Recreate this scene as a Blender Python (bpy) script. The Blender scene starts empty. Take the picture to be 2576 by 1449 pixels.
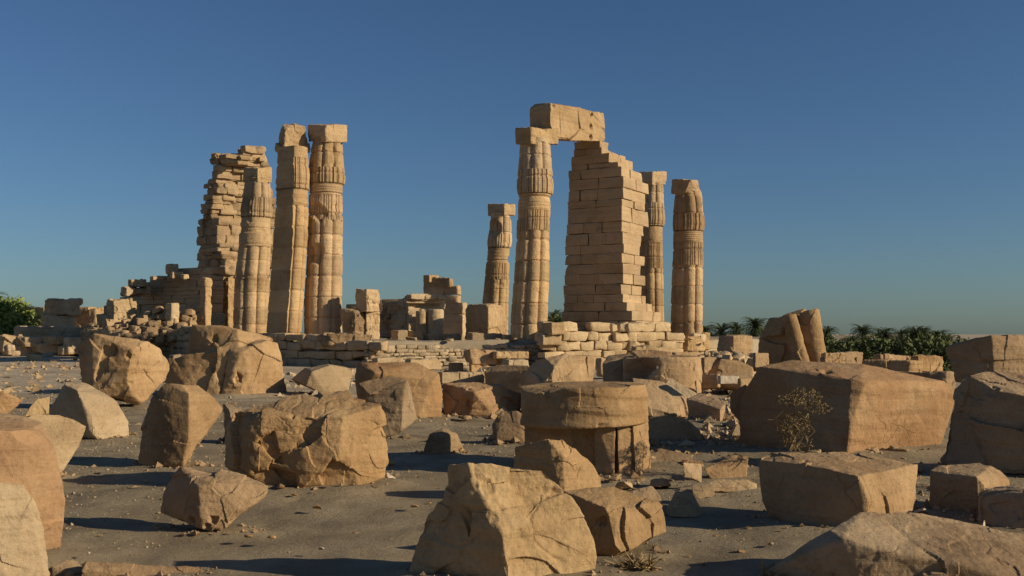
import bpy, bmesh, math, random
import numpy as np
from mathutils import Vector
R = math.radians
S = bpy.context.scene
COL = S.collection
# ------------------------------------------------------------------ camera
EYE = 1.7; F = 2516.0; CX, CY, HOR = 1288.0, 724.5, 838.0      # reference frame 2576 x 1449
PITCH = math.atan((HOR - CY) / F)
cam = bpy.data.cameras.new('camera'); cam.sensor_width = 36; cam.lens = 36 * F / 2576.0
cam.clip_end = 6000; cam.clip_start = 0.1
co = bpy.data.objects.new('camera', cam); COL.objects.link(co); S.camera = co
co.location = (0, 0, EYE); co.rotation_euler = (R(90) + PITCH, 0, 0)
# ------------------------------------------------------------------ sky and sun
SUN_AZ, SUN_EL = 106.5, 20.0
w = bpy.data.worlds.new('World'); S.world = w; w.use_nodes = True
nt = w.node_tree; bg = nt.nodes['Background']
sk = nt.nodes.new('ShaderNodeTexSky'); sk.sky_type = 'NISHITA'; sk.sun_disc = False
sk.sun_elevation = R(SUN_EL); sk.sun_rotation = R(SUN_AZ); sk.air_density = 1.0; sk.dust_density = 0.5; sk.ozone_density = 2.0
tn = nt.nodes.new('ShaderNodeMix'); tn.data_type = 'RGBA'; tn.blend_type = 'MULTIPLY'; tn.inputs[0].default_value = 1; tn.inputs[7].default_value = (0.73, 1.00, 1.34, 1)
nt.links.new(sk.outputs[0], tn.inputs[6]); nt.links.new(tn.outputs[2], bg.inputs[0]); bg.inputs[1].default_value = 0.05
sl = bpy.data.lights.new('sun', 'SUN'); sl.energy = 4.9; sl.angle = R(0.5); sl.color = (1, 0.86, 0.62)
so = bpy.data.objects.new('sun', sl); COL.objects.link(so)
sd = Vector((math.sin(R(SUN_AZ)) * math.cos(R(SUN_EL)), math.cos(R(SUN_AZ)) * math.cos(R(SUN_EL)), math.sin(R(SUN_EL))))
so.rotation_euler = sd.to_track_quat('Z', 'Y').to_euler()
S.view_settings.view_transform = 'Standard'; S.view_settings.look = 'None'; S.view_settings.exposure = 0; S.view_settings.gamma = 1
S.cycles.max_bounces = 5; S.cycles.diffuse_bounces = 3

# ------------------------------------------------------------------ helpers
cp, sp_ = math.cos(PITCH), math.sin(PITCH)
def P(x, y, Y):
    dx, dz = (x - CX) / F, -(y - CY) / F
    wy = cp - dz * sp_; wz = sp_ + dz * cp
    k = Y / wy
    return np.array((dx * k, Y, EYE + wz * k))
def gd(y):                      # distance at which flat ground is seen in row y
    return EYE / ((y - HOR) / F)
def px_to_uv(v):                # world -> frame coordinates (used to shape outlines of walls)
    x, y, z = v[..., 0], v[..., 1], v[..., 2] - EYE
    d = y * cp + z * sp_; u = -y * sp_ + z * cp
    return CX + x / d * F, CY - u / d * F
def _h(i, j, k, s):
    n = (i * np.int64(374761393) + j * np.int64(668265263) + k * np.int64(1274126177) + np.int64(s * 362437 + 1013)) & 0xffffffff
    n = ((n ^ (n >> 13)) * np.int64(1274126177)) & 0xffffffff
    n = (n ^ (n >> 16)) & 0xffffffff
    return n.astype(np.float64) / 2147483647.5 - 1.0
def vn(p, s=0):
    i = np.floor(p).astype(np.int64); f = p - i; f = f * f * (3 - 2 * f)
    r = 0
    for a in (0, 1):
        wa = f[:, 0] if a else 1 - f[:, 0]
        for b in (0, 1):
            wb = f[:, 1] if b else 1 - f[:, 1]
            for c in (0, 1):
                wc = f[:, 2] if c else 1 - f[:, 2]
                r = r + wa * wb * wc * _h(i[:, 0] + a, i[:, 1] + b, i[:, 2] + c, s)
    return r
def fbm(p, s=0, o=3):
    r = 0; a = 1
    for k in range(o):
        r = r + a * vn(p, s + k); p = p * 2.07 + 3.1; a *= 0.5
    return r
def tag(o, label=None, cat=None, group=None, kind=None):
    if label: o['label'] = label
    if cat: o['category'] = cat
    if group: o['group'] = group
    if kind: o['kind'] = kind
    return o
def meshobj(name, V, Fc, m, parent=None, loc=None, smooth=True):
    V = np.asarray(V, float)
    if loc is None and parent is None:
        loc = np.array((V[:, 0].mean(), V[:, 1].mean(), V[:, 2].min()))
    base = np.array(parent.location) if parent is not None else np.array(loc)
    me = bpy.data.meshes.new(name)
    me.from_pydata((V - base).tolist(), [], Fc); me.validate()
    me.polygons.foreach_set('use_smooth', [smooth] * len(me.polygons)); me.materials.append(m); me.update()
    o = bpy.data.objects.new(name, me); COL.objects.link(o)
    if parent is not None: o.parent = parent
    else: o.location = base
    return o
def empty(name, loc):
    o = bpy.data.objects.new(name, None); COL.objects.link(o); o.location = loc; o.empty_display_size = 0.3
    return o

# ------------------------------------------------------------------ materials
def stone(name, c1, c2, c3, scale=1.0, bump=0.5, strata=0.35, rough=0.95, stain=0.35, bscale=1.0):
    c1, c2, c3 = [(q[0], q[1] * 0.95, q[2] * 0.90) for q in (c1, c2, c3)]
    m = bpy.data.materials.new(name); m.use_nodes = True
    N = m.node_tree.nodes; L = m.node_tree.links; b = N['Principled BSDF']
    b.inputs['Roughness'].default_value = rough; b.inputs['Specular IOR Level'].default_value = 0.12
    tc = N.new('ShaderNodeTexCoord'); oi = N.new('ShaderNodeObjectInfo')
    ad = N.new('ShaderNodeVectorMath'); ad.operation = 'MULTIPLY_ADD'
    comb = N.new('ShaderNodeCombineXYZ')
    for k in range(3): L.new(oi.outputs['Random'], comb.inputs[k])
    L.new(comb.outputs[0], ad.inputs[0]); ad.inputs[1].default_value = (37, 53, 29); L.new(tc.outputs['Object'], ad.inputs[2])
    vec = ad.outputs[0]
    def noise(sc, det=4, rg=0.55, v=vec):
        n = N.new('ShaderNodeTexNoise'); n.inputs['Scale'].default_value = sc; n.inputs['Detail'].default_value = det; n.inputs['Roughness'].default_value = rg
        L.new(v, n.inputs['Vector']); return n
    def ramp(src, stops):
        r = N.new('ShaderNodeValToRGB'); e = r.color_ramp.elements
        while len(e) < len(stops): e.new(0.5)
        for q, (p, c) in enumerate(stops): e[q].position = p; e[q].color = (*c, 1) if len(c) == 3 else c
        L.new(src, r.inputs[0]); return r
    def mix(a, bb, f, mode='MIX'):
        x = N.new('ShaderNodeMix'); x.data_type = 'RGBA'; x.blend_type = mode
        if isinstance(f, float): x.inputs[0].default_value = f
        else: L.new(f, x.inputs[0])
        for s_, i in ((a, 6), (bb, 7)):
            if isinstance(s_, tuple): x.inputs[i].default_value = (*s_, 1)
            else: L.new(s_, x.inputs[i])
        return x.outputs[2]
    def mth(op, a, bb):
        x = N.new('ShaderNodeMath'); x.operation = op
        for s_, i in ((a, 0), (bb, 1)):
            if isinstance(s_, (int, float)): x.inputs[i].default_value = s_
            else: L.new(s_, x.inputs[i])
        return x.outputs[0]
    n1 = noise(0.9 * scale, 5, 0.6)
    base = ramp(n1.outputs[0], [(0.32, c1), (0.52, c2), (0.72, c3)]).outputs[0]
    # bedding: thin layers, gently warped
    mp = N.new('ShaderNodeMapping'); L.new(vec, mp.inputs[0]); mp.inputs['Rotation'].default_value = (0.08, 0.12, 0); mp.inputs['Scale'].default_value = (0.35, 0.35, 5.0)
    n2 = noise(1.6 * scale, 5, 0.6, mp.outputs[0])
    lay = ramp(n2.outputs[0], [(0.3, (0.66, 0.62, 0.58)), (0.5, (1, 1, 1)), (0.7, (1.0, 0.94, 0.86))]).outputs[0]
    base = mix(base, lay, strata, 'MULTIPLY')
    n3 = noise(2.7 * scale, 6, 0.65)
    st = ramp(n3.outputs[0], [(0.28, (0.34, 0.31, 0.29)), (0.43, (1, 1, 1))]).outputs[0]
    base = mix(base, st, stain, 'MULTIPLY')
    n4 = noise(26 * scale, 4, 0.7)
    sp = ramp(n4.outputs[0], [(0.3, (0.74, 0.72, 0.70)), (0.5, (1, 1, 1)), (0.72, (1.12, 1.1, 1.06))]).outputs[0]
    base = mix(base, sp, 0.7, 'MULTIPLY')
    # long thin cracks, broken up by a mask
    wv = N.new('ShaderNodeVectorMath'); wv.operation = 'MULTIPLY_ADD'; L.new(noise(2.2 * bscale, 3).outputs[1], wv.inputs[0]); wv.inputs[1].default_value = (0.45 / bscale,) * 3; L.new(vec, wv.inputs[2])
    ck = N.new('ShaderNodeTexVoronoi'); ck.feature = 'DISTANCE_TO_EDGE'; ck.inputs['Scale'].default_value = 1.15 * bscale; L.new(wv.outputs[0], ck.inputs['Vector'])
    ckr = ramp(ck.outputs['Distance'], [(0.0, (0, 0, 0)), (0.013, (1, 1, 1))]).outputs[0]
    ckm = ramp(noise(1.4 * bscale, 2).outputs[0], [(0.40, (1, 1, 1)), (0.50, (0, 0, 0))]).outputs[0]
    crack = mix((1.0, 1.0, 1.0), ckr, ckm)
    base = mix(base, mix((0.70, 0.63, 0.57), (1.0, 1.0, 1.0), crack), 0.6, 'MULTIPLY')
    # dark rock varnish in big ragged patches, pale fresh breaks
    vr = ramp(noise(0.55 * scale, 7, 0.7).outputs[0], [(0.50, (1, 1, 1)), (0.60, (0.66, 0.60, 0.55))]).outputs[0]
    base = mix(base, vr, min(1.0, stain * 1.3), 'MULTIPLY')
    fb = ramp(noise(1.1 * scale, 6, 0.7, mp.outputs[0]).outputs[0], [(0.60, (1, 1, 1)), (0.68, (1.22, 1.2, 1.16))]).outputs[0]
    base = mix(base, fb, 0.8, 'MULTIPLY')
    at = N.new('ShaderNodeAttribute'); at.attribute_name = 'tint'
    tv_ = mth('ADD', at.outputs['Fac'], 1.0)
    cc_ = N.new('ShaderNodeCombineXYZ')
    for k in range(3): L.new(tv_, cc_.inputs[k])
    base = mix(base, cc_.outputs[0], 1.0, 'MULTIPLY')
    # each object its own tint
    hv = N.new('ShaderNodeHueSaturation'); L.new(base, hv.inputs['Color'])
    L.new(mth('MULTIPLY_ADD', oi.outputs['Random'], 0.26), hv.inputs['Value']); hv.inputs['Value'].links[0].from_node.inputs[2].default_value = 0.86
    fr_ = mth('FRACT', mth('MULTIPLY', oi.outputs['Random'], 7.31), 0.0); sm_ = mth('ADD', mth('MULTIPLY', fr_, 0.14), 0.97); L.new(sm_, hv.inputs['Saturation'])
    L.new(hv.outputs[0], b.inputs['Base Color'])
    vo = N.new('ShaderNodeTexVoronoi'); vo.inputs['Scale'].default_value = 14 * bscale; L.new(vec, vo.inputs['Vector'])
    pit = ramp(vo.outputs['Distance'], [(0.0, (0, 0, 0)), (0.22, (1, 1, 1))]).outputs[0]
    n5 = noise(7 * bscale, 7, 0.68)
    h = mth('ADD', mth('MULTIPLY', n5.outputs[0], 1.0), mth('MULTIPLY', n2.outputs[0], 0.9))
    h = mth('ADD', h, mth('MULTIPLY', pit, 0.12))
    h = mth('ADD', h, mth('MULTIPLY', crack, 0.25))
    h = mth('ADD', h, mth('MULTIPLY', n4.outputs[0], 0.22))
    bp = N.new('ShaderNodeBump'); bp.inputs['Strength'].default_value = bump; bp.inputs['Distance'].default_value = 0.06 / bscale
    L.new(h, bp.inputs['Height']); L.new(bp.outputs[0], b.inputs['Normal'])
    return m
M_TAN = stone('sandstone_tan', (0.33, 0.225, 0.13), (0.39, 0.275, 0.165), (0.46, 0.34, 0.21))
M_ORANGE = stone('sandstone_orange', (0.33, 0.20, 0.11), (0.385, 0.25, 0.14), (0.42, 0.30, 0.18), strata=0.5)
M_PALE = stone('sandstone_pale', (0.37, 0.275, 0.17), (0.44, 0.335, 0.21), (0.51, 0.405, 0.27), strata=0.25)
M_GREY = stone('sandstone_weathered', (0.28, 0.21, 0.14), (0.34, 0.255, 0.165), (0.40, 0.30, 0.19), stain=0.6)
M_WHITE = stone('limestone_white', (0.50, 0.43, 0.34), (0.58, 0.50, 0.40), (0.64, 0.57, 0.47), stain=0.3)
M_TEMPLE = stone('temple_sandstone', (0.41, 0.295, 0.18), (0.48, 0.355, 0.22), (0.53, 0.405, 0.26), scale=0.45, bscale=0.35, bump=0.6, strata=0.4)
M_RUBBLE = stone('limestone_rubble', (0.48, 0.39, 0.28), (0.56, 0.47, 0.345), (0.62, 0.53, 0.40), scale=0.6, bscale=0.5, bump=0.6, strata=0.2, stain=0.3)
M_TEMPLE2 = stone('temple_sandstone_pale', (0.45, 0.34, 0.22), (0.53, 0.42, 0.28), (0.59, 0.48, 0.34), scale=0.45, bscale=0.35, bump=0.6, strata=0.3)
def simple_noise_mat(name, ca, cb, sc, bump, bd=0.02, rough=1.0, cc=None):
    m = bpy.data.materials.new(name); m.use_nodes = True
    N = m.node_tree.nodes; L = m.node_tree.links; b = N['Principled BSDF']; b.inputs['Roughness'].default_value = rough; b.inputs['Specular IOR Level'].default_value = 0.1
    tc = N.new('ShaderNodeTexCoord'); n = N.new('ShaderNodeTexNoise'); n.inputs['Scale'].default_value = sc; n.inputs['Detail'].default_value = 8; n.inputs['Roughness'].default_value = 0.65
    L.new(tc.outputs['Object'], n.inputs['Vector']); r = N.new('ShaderNodeValToRGB'); e = r.color_ramp.elements
    e[0].position = 0.3; e[0].color = (*ca, 1); e[1].position = 0.7; e[1].color = (*cb, 1); L.new(n.outputs[0], r.inputs[0])
    out = r.outputs[0]
    if cc:
        v = N.new('ShaderNodeTexNoise'); v.inputs['Scale'].default_value = 22; v.inputs['Detail'].default_value = 3; L.new(tc.outputs['Object'], v.inputs['Vector'])
        r2 = N.new('ShaderNodeValToRGB'); r2.color_ramp.elements[0].position = 0.62; r2.color_ramp.elements[0].color = (0, 0, 0, 1); r2.color_ramp.elements[1].position = 0.72; r2.color_ramp.elements[1].color = (1, 1, 1, 1)
        L.new(v.outputs[0], r2.inputs[0]); x = N.new('ShaderNodeMix'); x.data_type = 'RGBA'; L.new(r2.outputs[0], x.inputs[0]); L.new(out, x.inputs[6]); x.inputs[7].default_value = (*cc, 1); out = x.outputs[2]
    if cc:
        sx = N.new('ShaderNodeSeparateXYZ'); L.new(tc.outputs['Object'], sx.inputs[0]); mr = N.new('ShaderNodeMapRange'); mr.inputs[1].default_value = 20; mr.inputs[2].default_value = 34; L.new(sx.outputs[1], mr.inputs[0])
        pl = N.new('ShaderNodeTexNoise'); pl.inputs['Scale'].default_value = 0.35; pl.inputs['Detail'].default_value = 8; pl.inputs['Roughness'].default_value = 0.7; L.new(tc.outputs['Object'], pl.inputs['Vector'])
        r3 = N.new('ShaderNodeValToRGB'); r3.color_ramp.elements[0].position = 0.38; r3.color_ramp.elements[0].color = (0.40, 0.31, 0.215, 1); r3.color_ramp.elements[1].position = 0.66; r3.color_ramp.elements[1].color = (0.58, 0.48, 0.35, 1); L.new(pl.outputs[0], r3.inputs[0])
        x2 = N.new('ShaderNodeMix'); x2.data_type = 'RGBA'; L.new(mr.outputs[0], x2.inputs[0]); L.new(out, x2.inputs[6]); L.new(r3.outputs[0], x2.inputs[7]); out = x2.outputs[2]
        pb = N.new('ShaderNodeTexNoise'); pb.inputs['Scale'].default_value = 1.7; pb.inputs['Detail'].default_value = 6; L.new(tc.outputs['Object'], pb.inputs['Vector'])
        r4 = N.new('ShaderNodeValToRGB'); r4.color_ramp.elements[0].position = 0.35; r4.color_ramp.elements[0].color = (0.78, 0.76, 0.74, 1); r4.color_ramp.elements[1].position = 0.62; r4.color_ramp.elements[1].color = (1.08, 1.07, 1.04, 1); L.new(pb.outputs[0], r4.inputs[0])
        x3 = N.new('ShaderNodeMix'); x3.data_type = 'RGBA'; x3.blend_type = 'MULTIPLY'; x3.inputs[0].default_value = 1; L.new(out, x3.inputs[6]); L.new(r4.outputs[0], x3.inputs[7]); out = x3.outputs[2]
    L.new(out, b.inputs['Base Color'])
    n2 = N.new('ShaderNodeTexNoise'); n2.inputs['Scale'].default_value = 14; n2.inputs['Detail'].default_value = 9; n2.inputs['Roughness'].default_value = 0.75; L.new(tc.outputs['Object'], n2.inputs['Vector'])
    bp = N.new('ShaderNodeBump'); bp.inputs['Strength'].default_value = bump; bp.inputs['Distance'].default_value = bd; L.new(n2.outputs[0], bp.inputs['Height']); L.new(bp.outputs[0], b.inputs['Normal'])
    return m
M_GROUND = simple_noise_mat('sandy_ground', (0.24, 0.19, 0.125), (0.37, 0.295, 0.195), 0.5, 0.8, 0.05, cc=(0.30, 0.24, 0.165))
M_TERR = simple_noise_mat('terrace_ground', (0.26, 0.205, 0.14), (0.40, 0.32, 0.22), 0.6, 0.6, 0.05)
def leafmat(name, ca, cb, sc=0.8):
    m = simple_noise_mat(name, ca, cb, sc, 0.0, rough=0.7)
    return m
M_FROND = leafmat('palm_frond', (0.05, 0.07, 0.025), (0.13, 0.145, 0.055))
M_THICK = leafmat('thicket_leaves', (0.06, 0.08, 0.028), (0.16, 0.17, 0.07), 0.3)
M_BUSH = leafmat('bush_leaves', (0.15, 0.20, 0.05), (0.28, 0.32, 0.10), 0.5)
M_SHRUB = leafmat('dry_leaves', (0.14, 0.10, 0.05), (0.27, 0.19, 0.09), 5)
M_TRUNK = leafmat('palm_trunk', (0.10, 0.07, 0.045), (0.19, 0.14, 0.09), 3)
M_DRY = leafmat('dry_stems', (0.20, 0.13, 0.06), (0.38, 0.27, 0.13), 6)

# ------------------------------------------------------------------ ground
def gz(x, y):
    """terrain height (arrays)"""
    p = np.stack([x * 0.35, y * 0.35, x * 0], 1)
    z = 0.05 * vn(p, 5) + 0.015 * vn(p * 5, 6)
    uu = np.clip((x / (y + 1.0) - 0.215) / 0.06, 0, 1); y0 = 92 - 55 * uu
    t = np.clip((y - y0) / 30, 0, 1); t = t * t * (3 - 2 * t)
    return z - 4.0 * t
ys = np.concatenate([np.arange(2.5, 14, 0.07), np.geomspace(14, 130, 330), np.geomspace(135, 4500, 40)])
us = np.concatenate([np.linspace(-6, -0.62, 20), np.linspace(-0.6, 0.6, 300), np.linspace(0.62, 6, 20)])
Yg, Ug = np.meshgrid(ys, us, indexing='ij'); Xg = Ug * (Yg + 1.0)
V = np.stack([Xg.ravel(), Yg.ravel(), gz(Xg.ravel(), Yg.ravel())], 1)
nu = len(us); Fg = []
for i in range(len(ys) - 1):
    a = i * nu
    Fg += [(a + j, a + j + 1, a + nu + j + 1, a + nu + j) for j in range(nu - 1)]
g = meshobj('ground', V, Fg, M_GROUND, loc=(0, 0, 0)); tag(g, kind='structure')
# ground behind the camera
gb = meshobj('ground', [(-400, -400, -0.02), (400, -400, -0.02), (30, 2.6, -0.02), (-30, 2.6, -0.02)], [(0, 1, 2, 3)], M_GROUND, loc=(0, 0, 0)); tag(gb, kind='structure')
# raised terrace the temple stands on
TZ = 1.32
def terrace():
    edge = [(-60, 84), (-34, 77), (-24, 71), (-17, 61), P(700, 0, 52.6)[:2], P(932, 0, 49.6)[:2], P(1130, 0, 51.6)[:2], P(1365, 0, 53)[:2], P(1560, 0, 54.2)[:2], P(1690, 0, 56)[:2], P(1790, 0, 60)[:2], P(1900, 0, 68)[:2], P(2000, 0, 88)[:2]]
    pts = []
    for (a, b) in zip(edge[:-1], edge[1:]):
        for t in np.linspace(0, 1, 12, endpoint=False): pts.append((a[0] * (1 - t) + b[0] * t, a[1] * (1 - t) + b[1] * t))
    pts.append(edge[-1]); pts = np.array(pts); n = len(pts); rows = []
    back = np.array([(p[0], 98.0) for p in pts])
    V = []
    K = 46
    for k in range(K):
        if k == 0: q = pts + np.array((0, 0.30)); z = np.full(n, -0.1)
        elif k == 1: q = pts + np.array((0, 0.36)); z = np.full(n, TZ * 0.85)
        else:
            t = ((k - 2) / (K - 3)) ** 1.4; q = (pts + np.array((0, 0.45))) * (1 - t) + back * t; z = np.full(n, TZ)
            z = z + 0.07 * vn(np.stack([q[:, 0] * 0.7, q[:, 1] * 0.7, q[:, 0] * 0], 1), 3) + 0.04 * vn(np.stack([q[:, 0] * 3, q[:, 1] * 3, q[:, 0] * 0], 1), 4)
            if k == K - 1: z = np.full(n, -4.5)
        V.append(np.stack([q[:, 0], q[:, 1], z], 1))
    V = np.concatenate(V); Fc = [(k * n + j, k * n + j + 1, (k + 1) * n + j + 1, (k + 1) * n + j) for k in range(K - 1) for j in range(n - 1)]
    tag(meshobj('terrain', V, Fc, M_TERR, loc=(0, 0, 0)), kind='structure')
terrace()

# ------------------------------------------------------------------ rocks
def ring_pts(p0, p1, r0, r1=None, n=22):
    p0 = Vector(p0); p1 = Vector(p1); d = (p1 - p0).normalized(); r1 = r0 if r1 is None else r1
    a = d.cross(Vector((0.3, 1, 0.1))).normalized(); b = d.cross(a)
    return [tuple(c + (a * math.cos(t) + b * math.sin(t)) * r) for c, r in ((p0, r0), (p1, r1)) for t in [2 * math.pi * k / n for k in range(n)]]
def hull_bm(bm, pts, rng, chips=0, chipd=0.06, size=1.0):
    b2 = bmesh.new()
    for p in pts: b2.verts.new(p)
    bmesh.ops.remove_doubles(b2, verts=b2.verts[:], dist=1e-4)
    r = bmesh.ops.convex_hull(b2, input=b2.verts[:])
    dead = [g_ for g_ in set(r['geom_interior'] + r['geom_unused']) if isinstance(g_, bmesh.types.BMVert)]
    if dead: bmesh.ops.delete(b2, geom=dead, context='VERTS')
    lo = [v for v in b2.verts if not v.link_faces]
    if lo: bmesh.ops.delete(b2, geom=lo, context='VERTS')
    for _ in range(chips):
        vs = b2.verts[:]
        c = sum((v.co for v in vs), Vector()) / len(vs)
        v = rng.choice(vs); e = rng.choice(list(v.link_edges)) if v.link_edges else None
        q = v.co.lerp(e.other_vert(v).co, rng.uniform(0, 0.5)) if e else v.co
        n = ((q - c).normalized() + Vector([rng.gauss(0, 0.35) for _ in range(3)])).normalized()
        # support point along n so that a cut never removes much
        s = max(v_.co.dot(n) for v_ in vs); dep = s - chipd * size * rng.uniform(0.4, 1.2)
        rr = bmesh.ops.bisect_plane(b2, geom=b2.verts[:] + b2.edges[:] + b2.faces[:], plane_co=n * dep, plane_no=n, clear_outer=True)
        ed = [g_ for g_ in rr['geom_cut'] if isinstance(g_, bmesh.types.BMEdge)]
        if ed: bmesh.ops.contextual_create(b2, geom=ed)
    me = bpy.data.meshes.new('t'); b2.to_mesh(me); b2.free(); bm.from_mesh(me); bpy.data.meshes.remove(me)
def remesh(bm, vox):
    me = bpy.data.meshes.new('t'); bm.to_mesh(me); bm.free()
    o = bpy.data.objects.new('t', me); COL.objects.link(o)
    md = o.modifiers.new('r', 'REMESH'); md.mode = 'VOXEL'; md.voxel_size = vox
    dg = bpy.context.evaluated_depsgraph_get()
    m2 = bpy.data.meshes.new_from_object(o.evaluated_get(dg))
    bpy.data.objects.remove(o); bpy.data.meshes.remove(me)
    return m2
def vnormals(me):
    n = np.zeros(len(me.vertices) * 3); me.vertices.foreach_get('normal', n); return n.reshape(-1, 3)
def carve(me, hulls, vox, rng):
    o = bpy.data.objects.new('t', me); COL.objects.link(o); tmp = [o]; 
    for pts in hulls:
        bm = bmesh.new(); hull_bm(bm, pts, rng, 0); bmesh.ops.recalc_face_normals(bm, faces=bm.faces[:]); m2 = bpy.data.meshes.new('t'); bm.to_mesh(m2); bm.free()
        q = bpy.data.objects.new('t', m2); COL.objects.link(q); tmp.append(q)
        md = o.modifiers.new('b', 'BOOLEAN'); md.operation = 'DIFFERENCE'; md.object = q; md.solver = 'FAST'
    md = o.modifiers.new('r', 'REMESH'); md.mode = 'VOXEL'; md.voxel_size = vox
    dg = bpy.context.evaluated_depsgraph_get(); dg.update()
    out = bpy.data.meshes.new_from_object(o.evaluated_get(dg))
    for t in tmp:
        m_ = t.data; bpy.data.objects.remove(t); bpy.data.meshes.remove(m_)
    return out
def finish(me, name, m, amp, seed, size, facets=10, facamp=1.0, dents=(), strata=1.0, parent=None):
    nv = len(me.vertices); V = np.zeros(nv * 3); me.vertices.foreach_get('co', V); V = V.reshape(-1, 3)
    N = vnormals(me); rs = np.random.RandomState(seed)
    s = size
    d = 0.008 * s * fbm(V * (1.7 / s), seed, 2)
    # fracture facets
    if facets and nv > 50:
        facets = int(facets)
        sites = V[rs.randint(0, nv, facets)]; tilt = rs.normal(0, 1, (facets, 3)); off = rs.uniform(-0.5, 0.5, facets)
        wp = V + 0.11 * s * np.stack([vn(V * (3.2 / s), seed + 11), vn(V * (3.2 / s), seed + 12), vn(V * (3.2 / s), seed + 13)], 1)
        dist = ((wp[:, None, :] - sites[None]) ** 2).sum(2); k = dist.argmin(1)
        fd = 0.10 * ((V - sites[k]) * tilt[k]).sum(1) + 0.014 * s * off[k]
        mask = np.clip(0.5 + 0.9 * vn(V * (1.3 / s), seed + 20), 0.0, 1)
        d = d + facamp * np.clip(fd, -0.05 * s, 0.03 * s) * mask
    if facets and nv > 400:
        ns = facets * 4; sites = V[rs.randint(0, nv, ns)]; tilt = rs.normal(0, 1, (ns, 3)); off = rs.uniform(-0.5, 0.5, ns)
        wp = V + 0.05 * s * np.stack([vn(V * (7 / s), seed + 71), vn(V * (7 / s), seed + 72), vn(V * (7 / s), seed + 73)], 1)
        k = np.zeros(nv, int)
        for a0 in range(0, nv, 20000):
            k[a0:a0 + 20000] = ((wp[a0:a0 + 20000, None, :] - sites[None]) ** 2).sum(2).argmin(1)
        fd = 0.13 * ((V - sites[k]) * tilt[k]).sum(1) + 0.006 * s * off[k]
        mask = np.clip(0.1 + 1.8 * vn(V * (1.5 / s), seed + 80), 0.0, 1)
        d = d + facamp * np.clip(fd, -0.016 * s, 0.009 * s) * mask
    rg = np.abs(vn(V * (3.1 / s), seed + 30)); d = d - 0.010 * s * np.clip(1 - rg * 12, 0, 1) * facamp * np.clip(vn(V * (1.7 / s), seed + 31) + 0.3, 0, 1)
    # bedding ledges
    qb = V[:, 2] + 0.10 * V[:, 0] + 0.06 * s * vn(V * (0.9 / s), seed + 33); st_ = 0.13 * s
    fr = qb / st_ - np.floor(qb / st_); d = d + 0.010 * s * strata * (np.clip(fr * 5, 0, 1) - fr) * np.clip(vn(V * (1.5 / s), seed + 34) + 0.35, 0, 1)
    q = V[:, 2] + 0.05 * s * vn(V * (1.1 / s), seed + 40)
    d = d + 0.004 * s * strata * vn(np.stack([V[:, 0] * 0.4 / s, V[:, 1] * 0.4 / s, q * 16 / s], 1), seed + 41)
    d = d + 0.006 * s * fbm(V * (9 / s), seed + 50, 3) + 0.0035 * s * fbm(V * (26 / s), seed + 55, 2) * np.clip(vn(V * (1.2 / s), seed + 56) + 0.5, 0, 1)
    V = V + N * (d * amp)[:, None]
    for (x, y, Y, r, dep) in dents:
        c = P(x, y, Y); rr = r * Y / F
        wv = V + 0.25 * rr * np.stack([vn(V * (2.2 / rr), seed + 61), vn(V * (2.2 / rr), seed + 62), vn(V * (2.2 / rr), seed + 63)], 1)
        dd = np.sqrt(((wv - c) ** 2).sum(1)) / rr
        f = np.clip((1 - dd) * 2.2, 0, 1); V = V - N * (f * dep * Y / F)[:, None]
    me.vertices.foreach_set('co', V.ravel())
    base = np.array((V[:, 0].mean(), V[:, 1].mean(), V[:, 2].min())) if parent is None else np.array(parent.location)
    V = V - base; me.vertices.foreach_set('co', V.ravel())
    me.polygons.foreach_set('use_smooth', [True] * len(me.polygons)); me.materials.clear(); me.materials.append(m); me.update(); me.set_sharp_from_angle(angle=R(32)); me.name = name
    o = bpy.data.objects.new(name, me); COL.objects.link(o)
    if parent is None: o.location = base
    else: o.parent = parent
    return o
NS = [100]
def rock(name, label, D, hulls, mat=None, T=None, amp=1.0, chips=5, chipd=0.045, facets=12, facamp=1.0, dents=(), voxk=1.0, cat='stone block', group=None, strata=1.0, parent=None, cut=()):
    """hulls: lists of (x, y, dd): frame coordinates of corners, dd = how much farther than D (frame units at D)"""
    NS[0] += 7; seed = NS[0]; rng = random.Random(seed)
    u = D / F; bm = bmesh.new(); allp = []
    for h in hulls:
        pts = []
        if h and isinstance(h[0], str):        # ready-made world points
            pts = [tuple(p) for p in h[1]]
        else:
            xs = [p[0] for p in h]; yy = [p[1] for p in h]; cx = sum(xs) / len(xs); wd = max(xs) - min(xs); hd = max(yy) - min(yy)
            t = (T if T is not None else 0.75 * min(wd, 1.6 * hd)) * u
            mx = max(p[2] for p in h)
            for (x, y, dd) in h:
                p = P(x, y, D + dd * u); pts.append(tuple(p))
            for (x, y, dd) in h:
                q = P(cx + (x - cx) * 0.86, y + (0.10 * hd if y < min(yy) + 0.5 * hd else 0.0), D + max(dd * u, mx * u * 0.6) + t)
                pts.append(tuple(q))
        allp += pts
        hull_bm(bm, pts, rng, chips, chipd, max(0.05, (np.ptp(np.array(pts), axis=0)).min()))
    A = np.array(allp); ext = np.ptp(A, axis=0); size = float(np.median(ext)); size = max(size, ext.max() * 0.45)
    vox = max(0.95 * D / 1000.0 * voxk, ext.max() / 200)
    me = remesh(bm, vox)
    if cut:
        ch = []
        for h in cut:      # a notch: outline (x, y, dd) swept from its own depth towards the viewer
            pp = []
            for (x, y, dd) in h: pp += [tuple(P(x, y, D + dd * u)), tuple(P(x, y, D + dd * u) + np.array((0.25, -1.0, 0.1)) * 60 * u)]
            ch.append(pp)
        me = carve(me, ch, vox, rng)
    o = finish(me, name, mat or M_TAN, amp, seed, size, facets, facamp, dents, strata, parent)
    if parent is None: tag(o, label, cat, group)
    elif label: tag(o, label)
    return o
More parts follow.
